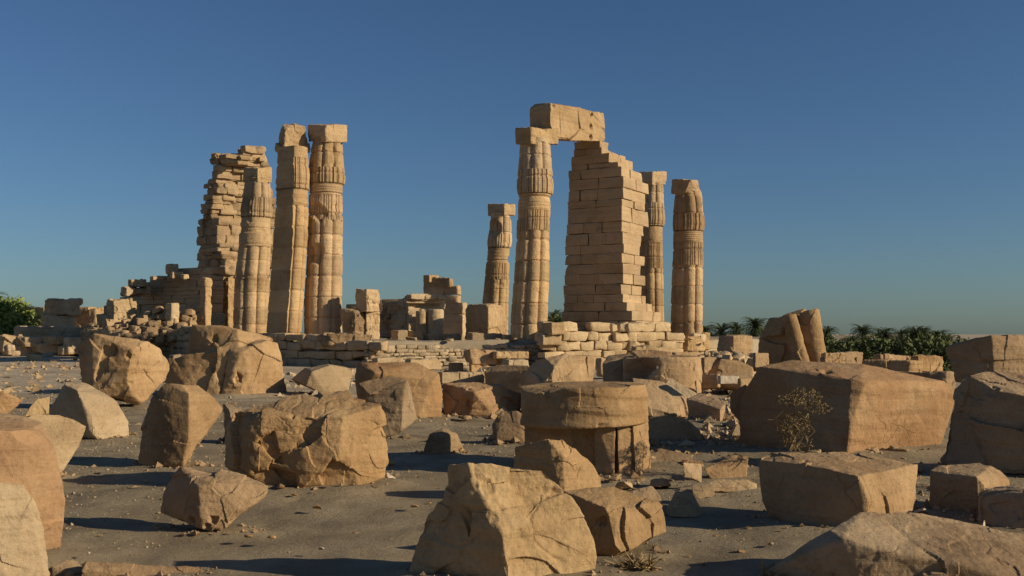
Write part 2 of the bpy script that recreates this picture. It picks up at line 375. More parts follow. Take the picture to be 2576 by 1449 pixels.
def blk(name, label, xl, xc, xr, yt, yb, D, mat=None, a=1.0, b=0.8, skew=0, **k):
    """box seen on its corner: dark face xl..xc, sunlit face xc..xr"""
    da = (xc - xl) * a; db = (xr - xc) * b
    k.setdefault('T', 0.5 * (xr - xl) + 6); k.setdefault('chips', 7 if D > 50 else 5); k.setdefault('facets', 12); k['amp'] = k.get('amp', 1.0) * (1.5 if D > 50 else 1.1)
    pts = [(xl, yt + skew, da), (xc, yt, 0), (xr, yt - skew, db), (xl, yb, da), (xc, yb, 0), (xr, yb, db)]
    return rock(name, label, D, [pts], mat, **k)

# ------------------------------------------------------------------ masonry
g5 = np.array([-1, -0.8, 0, 0.8, 1.0])
_idx = {}; TV = []; TF = []
def _vid(i, j, k):
    if (i, j, k) not in _idx: _idx[(i, j, k)] = len(TV); TV.append((g5[i], g5[j], g5[k]))
    return _idx[(i, j, k)]
for ax in range(3):
    for s_ in (0, 4):
        for i in range(4):
            for j in range(4):
                q = []
                for (a, b) in ((i, j), (i + 1, j), (i + 1, j + 1), (i, j + 1)):
                    c = [0, 0, 0]; c[ax] = s_; c[(ax + 1) % 3] = a; c[(ax + 2) % 3] = b; q.append(_vid(*c))
                TF.append(tuple(q) if s_ else tuple(q[::-1]))
TV = np.array(TV); TF = np.array(TF)
class Masonry:
    def __init__(s, tv=0.11): s.tv = tv; s.V = []; s.F = []; s.T = []; s.n = 0; s.r = random.Random(7)
    def block(s, c, U, Wd, half, rnd=0.12, rough=0.03, seed=0, tilt=0.0):
        """c centre, U/Wd horizontal unit axes, half sizes (hu, hw, hz)"""
        h = np.maximum(np.array(half), 0.02); r = min(rnd, 0.45 * h.min()); q = TV * h; inner = np.clip(q, -(h - r), h - r); d = q - inner
        ln = np.linalg.norm(d, axis=1, keepdims=True); q = inner + d / np.maximum(ln, 1e-6) * r
        U = np.array((U[0], U[1], tilt)); Wd = np.array((Wd[0], Wd[1], 0)); Z = np.array((-tilt * U[0], -tilt * U[1], 1.0))
        w = np.array(c) + q[:, :1] * U + q[:, 1:2] * Wd + q[:, 2:3] * Z
        dr = w - np.array(c); dr /= np.linalg.norm(dr, axis=1, keepdims=True)
        w = w + dr * (rough * fbm(w * 2.3, seed, 2) - 2.2 * rough * np.clip(vn(w * 1.9, seed + 5) - 0.25, 0, 1))[:, None]
        s.V.append(w); s.T.append(np.full(len(TV), s.r.gauss(-0.02, s.tv))); s.F.append(TF + s.n); s.n += len(TV)
    def build(s, name, m, parent=None, loc=None):
        o = meshobj(name, np.concatenate(s.V), np.concatenate(s.F).tolist(), m, parent=parent, loc=loc)
        a = o.data.attributes.new('tint', 'FLOAT', 'POINT'); a.data.foreach_set('value', np.clip(np.concatenate(s.T), -0.35, 0.25)); o.data.set_sharp_from_angle(angle=R(38)); return o
def wall(name, label, D, x0, beta, courses, mat, blen=1.3, jit=0.06, rnd=0.07, rough=0.03, seed=1, cat='wall', minw=None, gap=0.012, gamma=None, wmid=0.0, ragged=False, tv=0.11):
    """courses: (ytop, ybottom, xleft, xcorner, xright). Shaded face goes left and away from the corner line through x0 (angle beta), the sunlit end goes right and away"""
    rng = random.Random(seed); mz = Masonry(tv); Pc = P(x0, HOR, D)
    ud = np.array((-math.cos(R(beta)), math.sin(R(beta))))                       # along the shaded face
    gm = 90 - beta if gamma is None else gamma
    ul = np.array((math.cos(R(gm)), math.sin(R(gm))))
    def hit(o, d, x):                                                           # parameter along o + t d seen in column x
        k = (x - CX) / F
        return (k * o[1] - o[0]) / (d[0] - k * d[1])
    o = Pc[:2]
    cs2 = []
    for (yt, yb, xl, xc, xr) in courses:
        if ragged and yb - yt > 19 and rng.random() < 0.75:
            ym = yt + (yb - yt) * rng.uniform(0.4, 0.6)
            cs2 += [(yt, ym, xl + rng.uniform(-3, 4), xc + rng.uniform(-4, 4), xr + rng.uniform(-5, 4)), (ym, yb, xl + rng.uniform(-3, 3), xc + rng.uniform(-4, 4), xr + rng.uniform(-4, 4))]
        else: cs2.append((yt, yb, xl, xc, xr))
    for (yt, yb, xl, xc, xr) in cs2:
        De = D + wmid; z1 = EYE + (HOR - yt) / F * De; z0 = EYE + (HOR - yb) / F * De
        sa = hit(o, ud, xc); sb = hit(o, ud, xl); corner = o + ud * sa; tb = max(hit(corner, ul, xr), minw or 0.4)
        L = max(sb - sa, 0.5); s = 0
        if gap < 0 or ragged:
            ins = 0.22; cm = corner + ud * (L / 2) + ul * (tb / 2); mz.block((cm[0], cm[1], (z0 + z1) / 2), ud, ul, (L / 2 - ins, max(tb / 2 - ins, 0.1), (z1 - z0) / 2 + 0.08), 0.02, 0.02, seed)
        while s < L - 0.05:
            l = min(blen * rng.uniform(0.6, 1.4), L - s)
            if L - s - l < 0.4 * blen: l = L - s
            t = 0
            while t < tb - 0.05:
                lt = min(blen * rng.uniform(0.7, 1.3), tb - t)
                if tb - t - lt < 0.4 * blen: lt = tb - t
                edge = (s == 0, t == 0)
                c2 = corner + ud * (s + l / 2 + rng.uniform(-jit, jit)) + ul * (t + lt / 2 + rng.uniform(-jit, jit))
                mz.block((c2[0], c2[1], (z0 + z1) / 2), ud, ul, (l / 2 - gap, lt / 2 - gap, (z1 - z0) / 2 - gap * 0.6), rnd * rng.uniform(0.5, 1.5), rough, seed + int(s * 10), rng.uniform(-0.012, 0.012))
                t += lt
            s += l
    ob = mz.build(name, mat); tag(ob, label, cat); return ob

# ------------------------------------------------------------------ columns
def column(label, D, keys, ab=None, phase=0.0, seed=1, nth=168, dmg=1.0, shear=None, mat=None, name='temple_column', ablabel=None, ab_chips=4, joints=1.15, capy=None, bites=()):
    """keys: (y, xcentre, halfwidth, style); styles: L lobed, S striated, R rings, P panels, N plain"""
    mat = mat or M_TEMPLE
    keys = sorted(keys, key=lambda k: -k[0]); rs = np.random.RandomState(seed)
    root_xy = P(keys[0][1], keys[0][0], D); zb = root_xy[2]
    root = empty(name, (root_xy[0], D, zb)); tag(root, label, 'column')
    th = np.linspace(0, 2 * np.pi, nth, endpoint=False)
    tl = ((th + phase) / (2 * np.pi) * 8) % 1.0 - 0.5
    lobe = np.sqrt(np.clip(1 - (2 * tl) ** 2 * 0.98, 0, 1))
    def part(y0, y1, pname):
        rows = []; seg = [k for k in keys]
        Vs = []; zz = []; tt = []
        for a, b in zip(seg[:-1], seg[1:]):
            if b[0] >= y0 or a[0] <= y1: continue
            n = max(2, int(abs(a[0] - b[0]) * D / F / 0.065))
            for i in range(n + 1):
                t = i / n; y = a[0] + (b[0] - a[0]) * t; xc = a[1] + (b[1] - a[1]) * t; hw = (a[2] + (b[2] - a[2]) * t) * D / F
                c = P(xc, y, D); st = b[3]
                r = np.full(nth, hw)
                if st == 'L': r = hw * (0.79 + 0.21 * lobe)
                elif st == 'S': r = hw * (0.985 + 0.015 * np.cos(th * 32)) * np.where(np.abs(np.abs(tl) - 0.32) < 0.05, 0.93, 1)
                elif st == 'R': r = hw * (0.975 + 0.03 * (math.sin(t * 2 * math.pi * 4.5) > 0)) * np.ones(nth) * 0.985
                elif st == 'P': r = hw * np.where(np.abs(tl) > 0.34, 0.985, np.where(np.abs(tl) > 0.26, 0.93, np.where(np.abs(tl) > 0.10, 0.985, np.where(np.abs(tl) > 0.05, 0.93, 0.985))))
                z = c[2]
                j = (z / joints + seed * 0.37) % 1.0
                if min(j, 1 - j) * joints < 0.045: r = r - 0.05
                r = r * (1 + 0.008 * math.sin(math.floor(z / joints + seed * 0.37) * 12.9898 + seed))
                Vs.append(np.stack([c[0] + r * np.sin(th), D - r * np.cos(th), np.full(nth, z)], 1)); zz.append((c[0], z)); tt.append(0.13 * math.sin(math.floor(z / joints + seed * 0.37) * 78.233 + seed * 3.1) - 0.02)
        V = np.concatenate(Vs); nr = len(Vs)
        C = np.repeat(np.array([(c_[0], D, c_[1]) for c_ in zz]), nth, axis=0)
        rad = V - C; rl = np.linalg.norm(rad, axis=1, keepdims=True); nn = rad / rl
        d = 0.016 * fbm(V * 2.4, seed, 4) - dmg * 0.16 * np.clip(vn(V * 0.9, seed + 5) + 0.4 * vn(V * 3.1, seed + 6) - 0.62, 0, 0.6) ** 0.7
        V = V + nn * d[:, None]
        if shear:
            ang, c0, na = shear; pn = np.array((math.sin(R(ang)), -math.cos(R(ang)), 0))
            sdist = ((V - C) * pn).sum(1); lim = c0 + na * fbm(V * np.array((0.5, 0.5, 0.8)), seed + 9, 3)
            over = np.clip(sdist - lim, 0, None); V = V - pn * over[:, None]
        for (bx, by, br, bd, ang) in bites:
            cB = P(bx, by, D); pn = np.array((math.sin(R(ang)), -math.cos(R(ang)), 0)); cB = cB + pn * 0.8
            wv = V + 0.15 * np.stack([vn(V * 2, seed + 61), vn(V * 2, seed + 62), vn(V * 2, seed + 63)], 1)
            dd = np.linalg.norm((wv - cB) * np.array((1, 0.7, 1)), axis=1) / (br * D / F); f = np.clip((1.25 - dd) * 3, 0, 1)
            V = V - nn * (f * bd)[:, None]
        Fc = [(k * nth + j, k * nth + (j + 1) % nth, (k + 1) * nth + (j + 1) % nth, (k + 1) * nth + j) for k in range(nr - 1) for j in range(nth)]
        n0 = len(V); V = np.vstack([V, V[:nth].mean(0), V[-nth:].mean(0)])
        Fc += [(n0, (j + 1) % nth, j) for j in range(nth)] + [(n0 + 1, (nr - 1) * nth + j, (nr - 1) * nth + (j + 1) % nth) for j in range(nth)]
        o = meshobj(pname, V, Fc, mat, parent=root); a = o.data.attributes.new('tint', 'FLOAT', 'POINT')
        a.data.foreach_set('value', np.concatenate([np.repeat(tt, nth), [0, 0]])); o.data.set_sharp_from_angle(angle=R(35)); return o
    ytop = keys[-1][0]; ybot = keys[0][0]
    if capy: part(ybot + 1, capy, 'shaft'); part(capy, ytop - 1, 'capital')
    else: part(ybot + 1, ytop - 1, 'shaft')
    if ab:
        xl, xc, xr, yt, yb = ab[:5]
        da = (xc - xl) * 1.05; db = (xr - xc) * 0.85; hw = (xr - xl) / 2
        off = -(min(da, db) * 0.5 + hw * 0.55)
        pts = [(xl, yt, da + off), (xc, yt, off), (xr, yt, db + off), (xl, yb, da + off), (xc, yb, off), (xr, yb, db + off)]
        if len(ab) > 5: pts += ab[5]
        rock('abacus', ablabel, D, [pts], mat, T=hw * 1.15, chips=ab_chips, facets=8, amp=0.8, parent=root)
    return root
rng0 = random.Random(4)
# ================================================================== TEMPLE
# --- tall column carrying the lintel
column('tall papyrus-bundle column with square abacus carrying the broken lintel', 54.5,
  [(866,1329,43,'L'),(845,1330,46,'L'),(800,1331,47,'L'),(700,1337,45,'L'),(600,1341,42,'L'),(582,1341,42,'L'),(580,1341,42.5,'P'),(532,1343,42,'P'),(530,1343,42,'R'),(491,1344,42,'R'),(489,1346,45,'S'),(470,1346,47,'S'),(430,1346,43.5,'S'),(428,1346,43,'L'),(362,1346,38,'L'),(352,1346,38,'N')],
  ab=(1297,1335,1406,322,363), phase=0.25, seed=3, capy=489.5, dmg=0.6)
rock('stone_lintel', 'huge broken stone lintel spanning from the tall column to the masonry pier', 54.5,
  [[(1332,272,55),(1345,262,60),(1385,259,-5),(1332,322,55),(1383,325,-8),(1404,352,5),(1480,278,120),(1519,284,160),(1519,357,160),(1497,356,135)]],
  M_TEMPLE, T=42, chips=5, amp=0.8, facets=10, dents=((1489,285,54.5+2.6,9,8),(1487,318,54.5+2.55,9,9),(1486,345,54.5+2.5,8,8),(1400,262,54.4,14,8)), cat='lintel')
# --- masonry pier
rw = []; rr0 = random.Random(12)
for yt, yb, xl, xc, xr in ((352,372,1447,1512,1535),(372,388,1443,1514,1576),(388,411,1438,1536,1592),(411,424,1440,1556,1592),(424,449,1431,1566,1617),(449,476,1433,1570,1630),(476,504,1431,1570,1626),(504,522,1429,1569,1617),(522,560,1427,1569,1628),
     (560,587,1426,1567,1617),(587,617,1424,1569,1617),(617,640,1423,1569,1617),(640,665,1422,1568,1617),(665,690,1421,1568,1617),(690,716,1420,1568,1617),(716,742,1419,1566,1617),(742,762,1418,1568,1628),(762,783,1416,1576,1646),(783,808,1415,1590,1668),(808,832,1414,1602,1682)):
    rw.append((yt, yb, xl, xc + rr0.uniform(-2, 2), xr + rr0.uniform(-7, 7) * (yt > 440)))
wall('masonry_pier', 'tall stepped masonry pier under the end of the lintel, its broad left face shaded', 57, 1570, 30, rw, M_TEMPLE, blen=1.5, jit=0.04, rnd=0.035, rough=0.05, seed=11, tv=0.07, minw=0.9, gap=0.0, wmid=1.2)
# --- column behind the pier
column('column half hidden behind the right side of the masonry pier', 71,
  [(858,1637,33,'L'),(800,1637,33,'L'),(690,1637,31,'L'),(676,1637,31,'L'),(674,1637,31,'P'),(610,1638,29,'P'),(572,1638,28,'N'),(569,1639,32,'S'),(550,1640,33,'S'),(512,1640,30,'S'),(510,1640,30,'L'),(465,1641,27,'L'),(460,1641,27,'N')],
  ab=(1608,1640,1676,432,466), phase=0.55, seed=5, capy=570, dmg=0.4)
# --- rightmost column
column('rightmost standing column with chipped abacus and split bud capital', 63,
  [(858,1727,40,'L'),(840,1727,41,'L'),(760,1728,40,'L'),(668,1730,39,'L'),(665,1730,39,'P'),(612,1731,38,'P'),(610,1731,38,'R'),(584,1731,38,'R'),(581,1732,39,'S'),(565,1733,41,'S'),(540,1732,39,'S'),(538,1732,39,'L'),(500,1731,34,'L'),(484,1728,30,'L'),(478,1727,29,'N')],
  ab=(1690,1722,1757,452,486,[(1738,450,-50)]), phase=0.35, seed=8, capy=582, dmg=1.0, ab_chips=8, bites=((1762,520,24,0.35,60),))
rock('stone_fragment', None, 63, [[(1738,455,10),(1755,462,30),(1768,492,35),(1771,572,30),(1752,575,0),(1744,500,0)]], M_TEMPLE, T=20, parent=bpy.data.objects[[o.name for o in bpy.data.objects if o.get('label','').startswith('rightmost standing')][0]])
# --- small column left of the tall one
column('smaller column with broken capital rising left of the lintel column', 81,
  [(855,1243,34,'L'),(840,1244,34,'L'),(765,1246,33,'L'),(704,1250,31,'L'),(702,1250,31,'P'),(664,1252,30,'P'),(662,1252,29,'R'),(626,1255,28,'R'),(622,1256,30,'S'),(608,1257,31.5,'S'),(590,1258,30,'S'),(588,1258,30,'L'),(542,1260,26,'L'),(538,1260,26,'N')],
  ab=(1228,1268,1297,513,543), phase=0.5, seed=12, capy=624, dmg=1.3, bites=((1250,575,18,0.35,-20),))
# --- left group
column('right-hand column of the close left pair, with a clean square abacus', 55.8,
  [(864,813,46,'L'),(835,813,47,'L'),(760,813,47,'L'),(640,817,44,'L'),(556,819,43,'L'),(554,819,43,'P'),(494,820,42,'P'),(492,820,42,'R'),(466,821,42,'R'),(463,822,45,'S'),(448,822,46.5,'S'),(425,822,44,'S'),(423,822,44,'L'),(358,823,38,'L'),(350,823,38,'N')],
  ab=(776,820,873,314,358), phase=0.1, seed=21, capy=464, dmg=1.2, bites=((800,540,20,0.18,10),(795,640,22,0.2,5)))
column('left-hand column of the close left pair, sheared vertically with a dark broken side', 54.7,
  [(866,713,42,'L'),(835,714,43,'L'),(700,724,43,'L'),(600,731,43,'L'),(520,735,41,'L'),(500,735,41,'R'),(480,735,40,'R'),(476,736,42,'S'),(440,737,42,'S'),(400,737,38,'S'),(372,737,37,'N')],
  None, phase=0.3, seed=23, capy=478, dmg=0.6, shear=(-29, 0.55, 0.07))
rock('stone_block', 'ragged block perched on top of the sheared column', 54.7, [[(700,345,20),(696,378,22),(712,312,0),(735,310,5),(766,318,30),(770,350,35),(772,380,35),(716,380,-10),(718,330,-8)],[(760,365,20),(777,362,30),(778,382,30),(760,384,15)]], M_TEMPLE, T=50, amp=1.6, chips=8, facets=14)
column('leftmost column, standing in front of the ragged left wall, with a rough worn neck', 72,
  [(858,629,42,'L'),(835,630,43,'L'),(700,634,42,'L'),(622,641,39,'L'),(619,642,40,'N'),(590,643,40,'N'),(586,643,36,'N'),(550,644,36,'N'),(546,645,39,'S'),(530,645,39.5,'S'),(500,647,36,'S'),(498,647,36,'L'),(458,648,31,'L'),(450,648,31,'N')],
  ab=(612,648,683,421,459), phase=0.2, seed=27, capy=547, dmg=1.0)
lw = []
rr = random.Random(5)
LW = ((376,392,600,612,640),(390,412,550,566,668),(412,428,534,548,672),(428,446,530,543,676),(446,468,516,540,680),(468,484,517,541,684),(484,500,511,535,690),(500,522,508,532,694),(522,548,500,529,694),(548,566,498,545,694),(566,590,497,546,692),(590,612,496,547,692),(612,632,495,549,690),(632,652,495,555,690),(652,672,494,559,690),(672,692,494,565,688),(692,712,494,561,688),(712,735,500,569,688),(735,760,510,573,686),(760,790,520,583,684),(790,815,524,585,684),(815,845,530,585,684))
wall('ruined_wall', 'tall ragged masonry wall rising behind the leftmost column, rounded at its broken top', 77, 540, 38, LW, M_TEMPLE, blen=0.9, jit=0.12, rnd=0.07, rough=0.16, seed=31, tv=0.09, minw=1.5, gamma=36, gap=-0.035, ragged=True)
for (nm, lb, a) in (('loose_block','topmost rounded boulder-like block on the crest of the ragged left wall',(598,612,668,376,392,77.5)),
                    ('loose_block','flat block on the left shoulder of the ragged left wall, just below its crest',(532,548,604,388,411,77)),
                    ('loose_block','square block at the right end of the ragged left wall top',(628,634,670,390,416,78))):
    blk(nm, lb, *a, mat=M_TEMPLE, amp=1.6, chips=7, T=26)
wall('low_wall', 'low dark wall climbing in steps towards the ragged left wall', 72, 531, 34,
  [(672,690,418,528,534),(690,704,372,528,534),(704,720,350,528,534),(720,740,318,528,534),(740,762,300,528,534),(762,786,262,530,536),(786,812,245,531,537),(812,845,235,531,537)], M_TEMPLE, blen=1.3, jit=0.07, rnd=0.07, rough=0.08, seed=37, tv=0.07, minw=1.2, ragged=True, gap=-0.02)
for lb, a, D in (('broken block standing on the highest step of the low dark wall',(417,424,450,664,690),73),
              ('two-tone stone beside the highest block of the low dark wall',(428,434,462,684,699),72.5),
              ('small round stone at the foot of the ragged left wall',(455,462,476,690,702),71.8),
              ('long flat stone tilted on the middle step of the low dark wall',(378,386,420,695,704),72.8),
              ('pale upper stone at the left shoulder of the low dark wall',(322,330,368,703,722),73.5),
              ('cracked pale stone low on the left shoulder of the low dark wall',(305,318,378,722,742),73)):
    blk('loose_block', lb, *a[:3], a[3], a[4], D, mat=M_TEMPLE2, amp=1.4)
blk('broken_pier', 'narrow wall end catching sun beside the foot of the leftmost column', 560, 574, 594, 697, 838, 74.5, mat=M_TEMPLE, amp=1.3, chips=8)
blk('broken_pier', 'narrow sunlit wall end in the middle of the low dark wall', 502, 517, 531, 700, 842, 71, mat=M_TEMPLE, amp=1.2, chips=6)
blk('broken_pier', 'narrow T-topped sunlit wall end left of the boulders, lowest of the three', 417, 431, 450, 762, 842, 69, mat=M_TEMPLE2, amp=1.2, chips=6)
blk('broken_pier', 'sunlit jagged wall stub at the left end of the low dark wall', 268, 286, 340, 752, 812, 72, mat=M_TEMPLE2, amp=2.0, chips=9, T=20)
blk('stone_block', 'small rounded block between the wall ends left of the leftmost column', 531, 545, 566, 790, 826, 66, mat=M_GREY, amp=1.5)
hp = Masonry(0.1); rng1 = random.Random(21)
for i in range(420):
    x = rng1.uniform(232, 500); D = rng1.uniform(68.5, 70.5); p = P(x, 0, D)
    zt = EYE + (HOR - np.interp(x, [232, 300, 380, 440, 500], [822, 790, 772, 765, 770])) / F * D; z = TZ + (zt - TZ) * rng1.random() ** 1.5 * (1 - abs(D - 70.5) / 2.6)
    a_ = rng1.uniform(0, 3.14); s_ = rng1.uniform(0.14, 0.42)
    hp.block((p[0], D, z), (math.cos(a_), math.sin(a_)), (-math.sin(a_), math.cos(a_)), (s_, s_ * 0.75, s_ * 0.6), 0.05, 0.10, i, rng1.uniform(-0.35, 0.35))
tag(hp.build('rubble', M_TEMPLE), 'broken stones heaped against the foot of the low dark wall', 'rubble', kind='stuff')
# stones along the far left skyline
blk('stone_slab', 'pair of thick slabs capping the far left stone stack', 109, 128, 205, 754, 793, 82, mat=M_TEMPLE, dents=((165,772,80.6,5,5),))
blk('stone_block', 'supporting block under the slabs of the far left stack', 108, 120, 190, 793, 840, 82, mat=M_TEMPLE2, T=50)
blk('low_wall', 'dark stub of wall just right of the far left slab stack', 75, 240, 262, 776, 845, 90, mat=M_TEMPLE, a=0.3, cat='wall')
blk('low_wall', 'dark low wall behind the far left slab stack, reaching to the trees', 60, 112, 120, 772, 845, 88, mat=M_TEMPLE, a=0.6, cat='wall')
blk('stone_bench', 'long pale low block platform below the far left stack', 38, 60, 216, 822, 856, 78, mat=M_PALE, a=0.6, b=0.3, T=60, cat='masonry')
# --- middle ruins
blk('stone_block', 'upright cube balanced on two lower blocks between the column groups', 895, 922, 955, 725, 784, 54, mat=M_TEMPLE, amp=1.0, a=0.7)
blk('stone_block', 'rough left block under the balanced cube, deeply hollowed', 861, 893, 921, 782, 856, 54, mat=M_GREY, amp=2.0, dents=((908,812,53.2,12,10),), a=0.6)
blk('stone_block', 'squared right block under the balanced cube', 919, 922, 955, 784, 856, 54.3, mat=M_TEMPLE, amp=0.8, b=0.5)
wall('ruined_wall', 'sunlit broken chapel wall between the balanced cube and the dark stepped ruin', 74, 1036, 40,
  [(741,752,1030,1034,1122),(751,762,1000,1022,1120),(762,777,985,1010,1120),(777,792,1018,1024,1116),(792,812,1030,1034,1115),(812,850,1034,1040,1115)], M_TEMPLE2, blen=1.4, jit=0.08, rnd=0.08, rough=0.1, seed=41, gamma=28, minw=1.0, ragged=True, gap=-0.02)
rock('column_stump', 'left half-round stump built against the sunlit chapel wall', 73, [['w', ring_pts(P(1060,782,73), P(1060,850,73), 0.42)]], M_TEMPLE2, amp=0.6, chips=3, cat='column stump')
rock('column_stump', 'broader right stump built against the sunlit chapel wall', 73, [['w', ring_pts(P(1095,778,73.2), P(1095,850,73.2), 0.62)]], M_TEMPLE2, amp=0.6, chips=3, cat='column stump')
blk('broken_pier', 'grey eroded mass with a pale upright edge left of the chapel wall', 956, 1001, 1026, 760, 850, 68, mat=M_GREY, amp=1.8, chips=7, a=0.5)
wall('ruined_wall', 'dark stepped ruin rising behind the chapel wall, capped by two slabs', 88, 1150, 22,
  [(718,742,1062,1150,1154),(742,762,1016,1152,1158),(760,790,1000,1168,1172),(790,850,1040,1166,1171)], M_TEMPLE, blen=2.2, jit=0.1, rnd=0.12, rough=0.1, seed=43, minw=0.8)
blk('stone_slab', 'dark tilted slab on top of the dark stepped ruin', 1066, 1132, 1140, 700, 722, 88, mat=M_TEMPLE, a=0.5, skew=-3)
blk('stone_block', 'small sunlit-edged stone at the very top of the dark stepped ruin', 1064, 1080, 1104, 692, 710, 88.5, mat=M_TEMPLE)
wall('low_wall', 'dark distant wall top showing between the balanced cube and chapel wall', 96, 1010, 15, [(752,770,900,1012,1016),(764,850,870,1030,1035)], M_TEMPLE, blen=2.5, seed=47, minw=1)
rock('column_stump', 'broken square stump standing before the smaller column', 70, [[(1172,778,50),(1180,766,50),(1228,768,0),(1240,763,10),(1262,768,30),(1273,800,40),(1276,848,40),(1228,848,0),(1172,850,50)]], M_TEMPLE, T=40, amp=1.5, chips=6, facets=14, cat='column stump')
for lb, a, D in (('first of three small pale cubes on the terrace edge, the leftmost',(984,1001,1025,831,866),55),
              ('middle of the three small pale cubes on the terrace edge',(1020,1037,1064,833,867),55.5),
              ('widest and rightmost of the three small pale cubes on the terrace edge',(1064,1080,1120,840,868),56)):
    blk('stone_block', lb, *a, D, mat=M_PALE, amp=0.5, chips=2, a=0.8, b=0.3)
blk('stone_slab', 'long pale slab lying on the terrace edge before the smaller column', 1174, 1188, 1266, 838, 872, 54, mat=M_PALE, amp=0.6, a=0.8, b=0.35, skew=-2)
blk('stone_block', 'short pale block at the right end of the long terrace slab', 1262, 1268, 1290, 842, 870, 54, mat=M_PALE, amp=0.8)
blk('stone_slab', 'weathered flat slab between the pale cubes and the long terrace slab', 1120, 1126, 1168, 840, 868, 56, mat=M_PALE, amp=1.3)
# --- retaining walls
def rubble_wall(name, label, xa, Da, xb, Db, ytop, zb, mat, seed, hh=(0.11, 0.24), ll=(0.18, 0.6), jag=0.1):
    rng = random.Random(seed); mz = Masonry(); mz.r = random.Random(seed); A = P(xa, 0, Da)[:2]; B = P(xb, 0, Db)[:2]; L = np.linalg.norm(B - A); U = (B - A) / L; Wd = np.array((-U[1], U[0]))
    z = zb
    ztop = lambda s: EYE + (HOR - np.interp(s, *ytop_s)) / F * (Da + (Db - Da) * s)
    ytop_s = ([t[0] for t in ytop], [t[1] for t in ytop])
    while True:
        h = rng.uniform(*hh); s = -rng.uniform(0, 0.2); alive = False
        while s < L:
            l = rng.uniform(*ll)
            if z + h * 0.6 < ztop(min(max(s / L, 0), 1)) + rng.uniform(-jag, jag):
                alive = True; c = A + U * (s + l / 2) + Wd * (0.3 + rng.uniform(-0.05, 0.05))
                big = h > 0.3; mz.block((c[0], c[1], z + h / 2 + rng.uniform(-0.03, 0.03)), U, Wd, (l / 2 + 0.01, 0.3 + rng.uniform(-0.1, 0.12) * big, h / 2 * rng.uniform(0.92, 1.06)), 0.09 if big else 0.05, 0.11 if big else 0.06, seed + int(s * 7), rng.uniform(-0.05, 0.05))
            s += l
        z += h
        if not alive: break
    return tag(mz.build(name, mat), label, 'wall')
rubble_wall('retaining_wall', 'low wall of small pale rubble stones in front of the terrace, below the pale cubes', 932, 49.0, 1366, 52.6, [(0,864),(0.3,866),(0.45,870),(0.7,870),(1,866)], -0.1, M_RUBBLE, 51)
rubble_wall('retaining_wall', 'shaded left terrace wall running back from the corner of the rubble wall', 690, 52.9, 931, 49.0, [(0,846),(0.5,850),(0.8,856),(1,866)], -0.1, M_TEMPLE, 52, (0.35, 0.5), (0.7, 1.4), 0.1)
rubble_wall('retaining_wall', 'rough shaded terrace wall behind the stack-like and pitted boulders', 440, 70.5, 690, 52.9, [(0,844),(0.5,848),(1,846)], -0.1, M_TEMPLE, 55, (0.35, 0.5), (0.7, 1.4), 0.15)
rubble_wall('retaining_wall', 'far left stretch of rough terrace wall behind the rubble rows', 176, 77, 440, 70.5, [(0,846),(0.5,848),(1,844)], -0.1, M_TEMPLE, 56, (0.35, 0.5), (0.7, 1.4), 0.15)
rubble_wall('retaining_wall', 'big-block base wall below the masonry pier, in three rough courses', 1366, 50.5, 1682, 54.2, [(0,812),(0.2,818),(0.4,816),(0.8,808),(1,806)], -0.1, M_TEMPLE2, 53, (0.36, 0.60), (0.4, 1.3), 0.2)
rubble_wall('retaining_wall', 'short broken base wall under the rightmost column', 1684, 56.5, 1784, 58.5, [(0,848),(0.3,850),(0.7,846),(1,850)], -0.1, M_TEMPLE2, 54, (0.35, 0.55), (0.6, 1.2), 0.12)
tp = meshobj('terrace_fill', np.array([P(1372,0,51.4)*[1,1,0]+[0,0,0.2], P(1680,0,55.0)*[1,1,0]+[0,0,0.2], P(1676,0,62)*[1,1,0]+[0,0,0.2], P(1400,0,60)*[1,1,0]+[0,0,0.2], P(1372,0,51.4)*[1,1,0]+[0,0,2.0], P(1680,0,55.0)*[1,1,0]+[0,0,2.0], P(1676,0,62)*[1,1,0]+[0,0,2.0], P(1400,0,60)*[1,1,0]+[0,0,2.0]]), [(0,1,5,4),(1,2,6,5),(2,3,7,6),(3,0,4,7),(4,5,6,7)], M_TERR, smooth=False)
tag(tp, kind='structure')
blk('stone_block', 'rounded block leaning at the left end of the pier base, beside the tall column foot', 1362, 1388, 1420, 812, 842, 50, mat=M_TEMPLE, amp=1.5)
blk('stone_block', 'block under the rightmost column, jutting to the left', 1684, 1730, 1772, 846, 882, 57, mat=M_TEMPLE, amp=1.2, a=0.5)
blk('stone_block', 'upright rounded stone at the right foot of the rightmost column', 1764, 1770, 1786, 836, 880, 58, mat=M_TEMPLE, amp=1.5)
blk('stone_block', 'pale corner block below the foot of the lintel column', 1350, 1366, 1412, 842, 868, 50, mat=M_PALE, amp=1.0)
# ================================================================== BOULDERS, back rows first
# far left rubble
for lb, a in (('rounded sunlit rock at the far left edge of the rubble row',(-20,8,54,843,884)),
              ('dark-ended block in the middle of the far left rubble, second row',(105,128,167,846,866)),
              ('tall split block at the right end of the far left rubble',(160,172,222,848,890)),
              ('long block with a black left end in the front of the far left rubble',(75,102,148,864,886)),
              ('front left block of the far left rubble with a dark round end',(0,20,74,868,894)),
              ('overhanging block in the front right of the far left rubble',(146,158,210,870,893)),
              ('small pale cube lying ahead of the far left rubble',(67,76,107,892,908)),
              ('pale squarish rock behind the front row of the far left rubble',(50,62,106,848,872)),
              ('low stone right of the black-ended rubble block',(108,114,136,885,898))):
    blk('stone_block', lb, *a, min(gd(a[4]), 74), mat=M_PALE if a[0] % 2 else M_TEMPLE2, amp=1.2, a=0.9, b=0.5)
blk('stone_slab', 'flat pale slab ledge seen left of the slab-topped boulder', 425, 436, 492, 893, 912, 30, mat=M_GREY, amp=1.2)
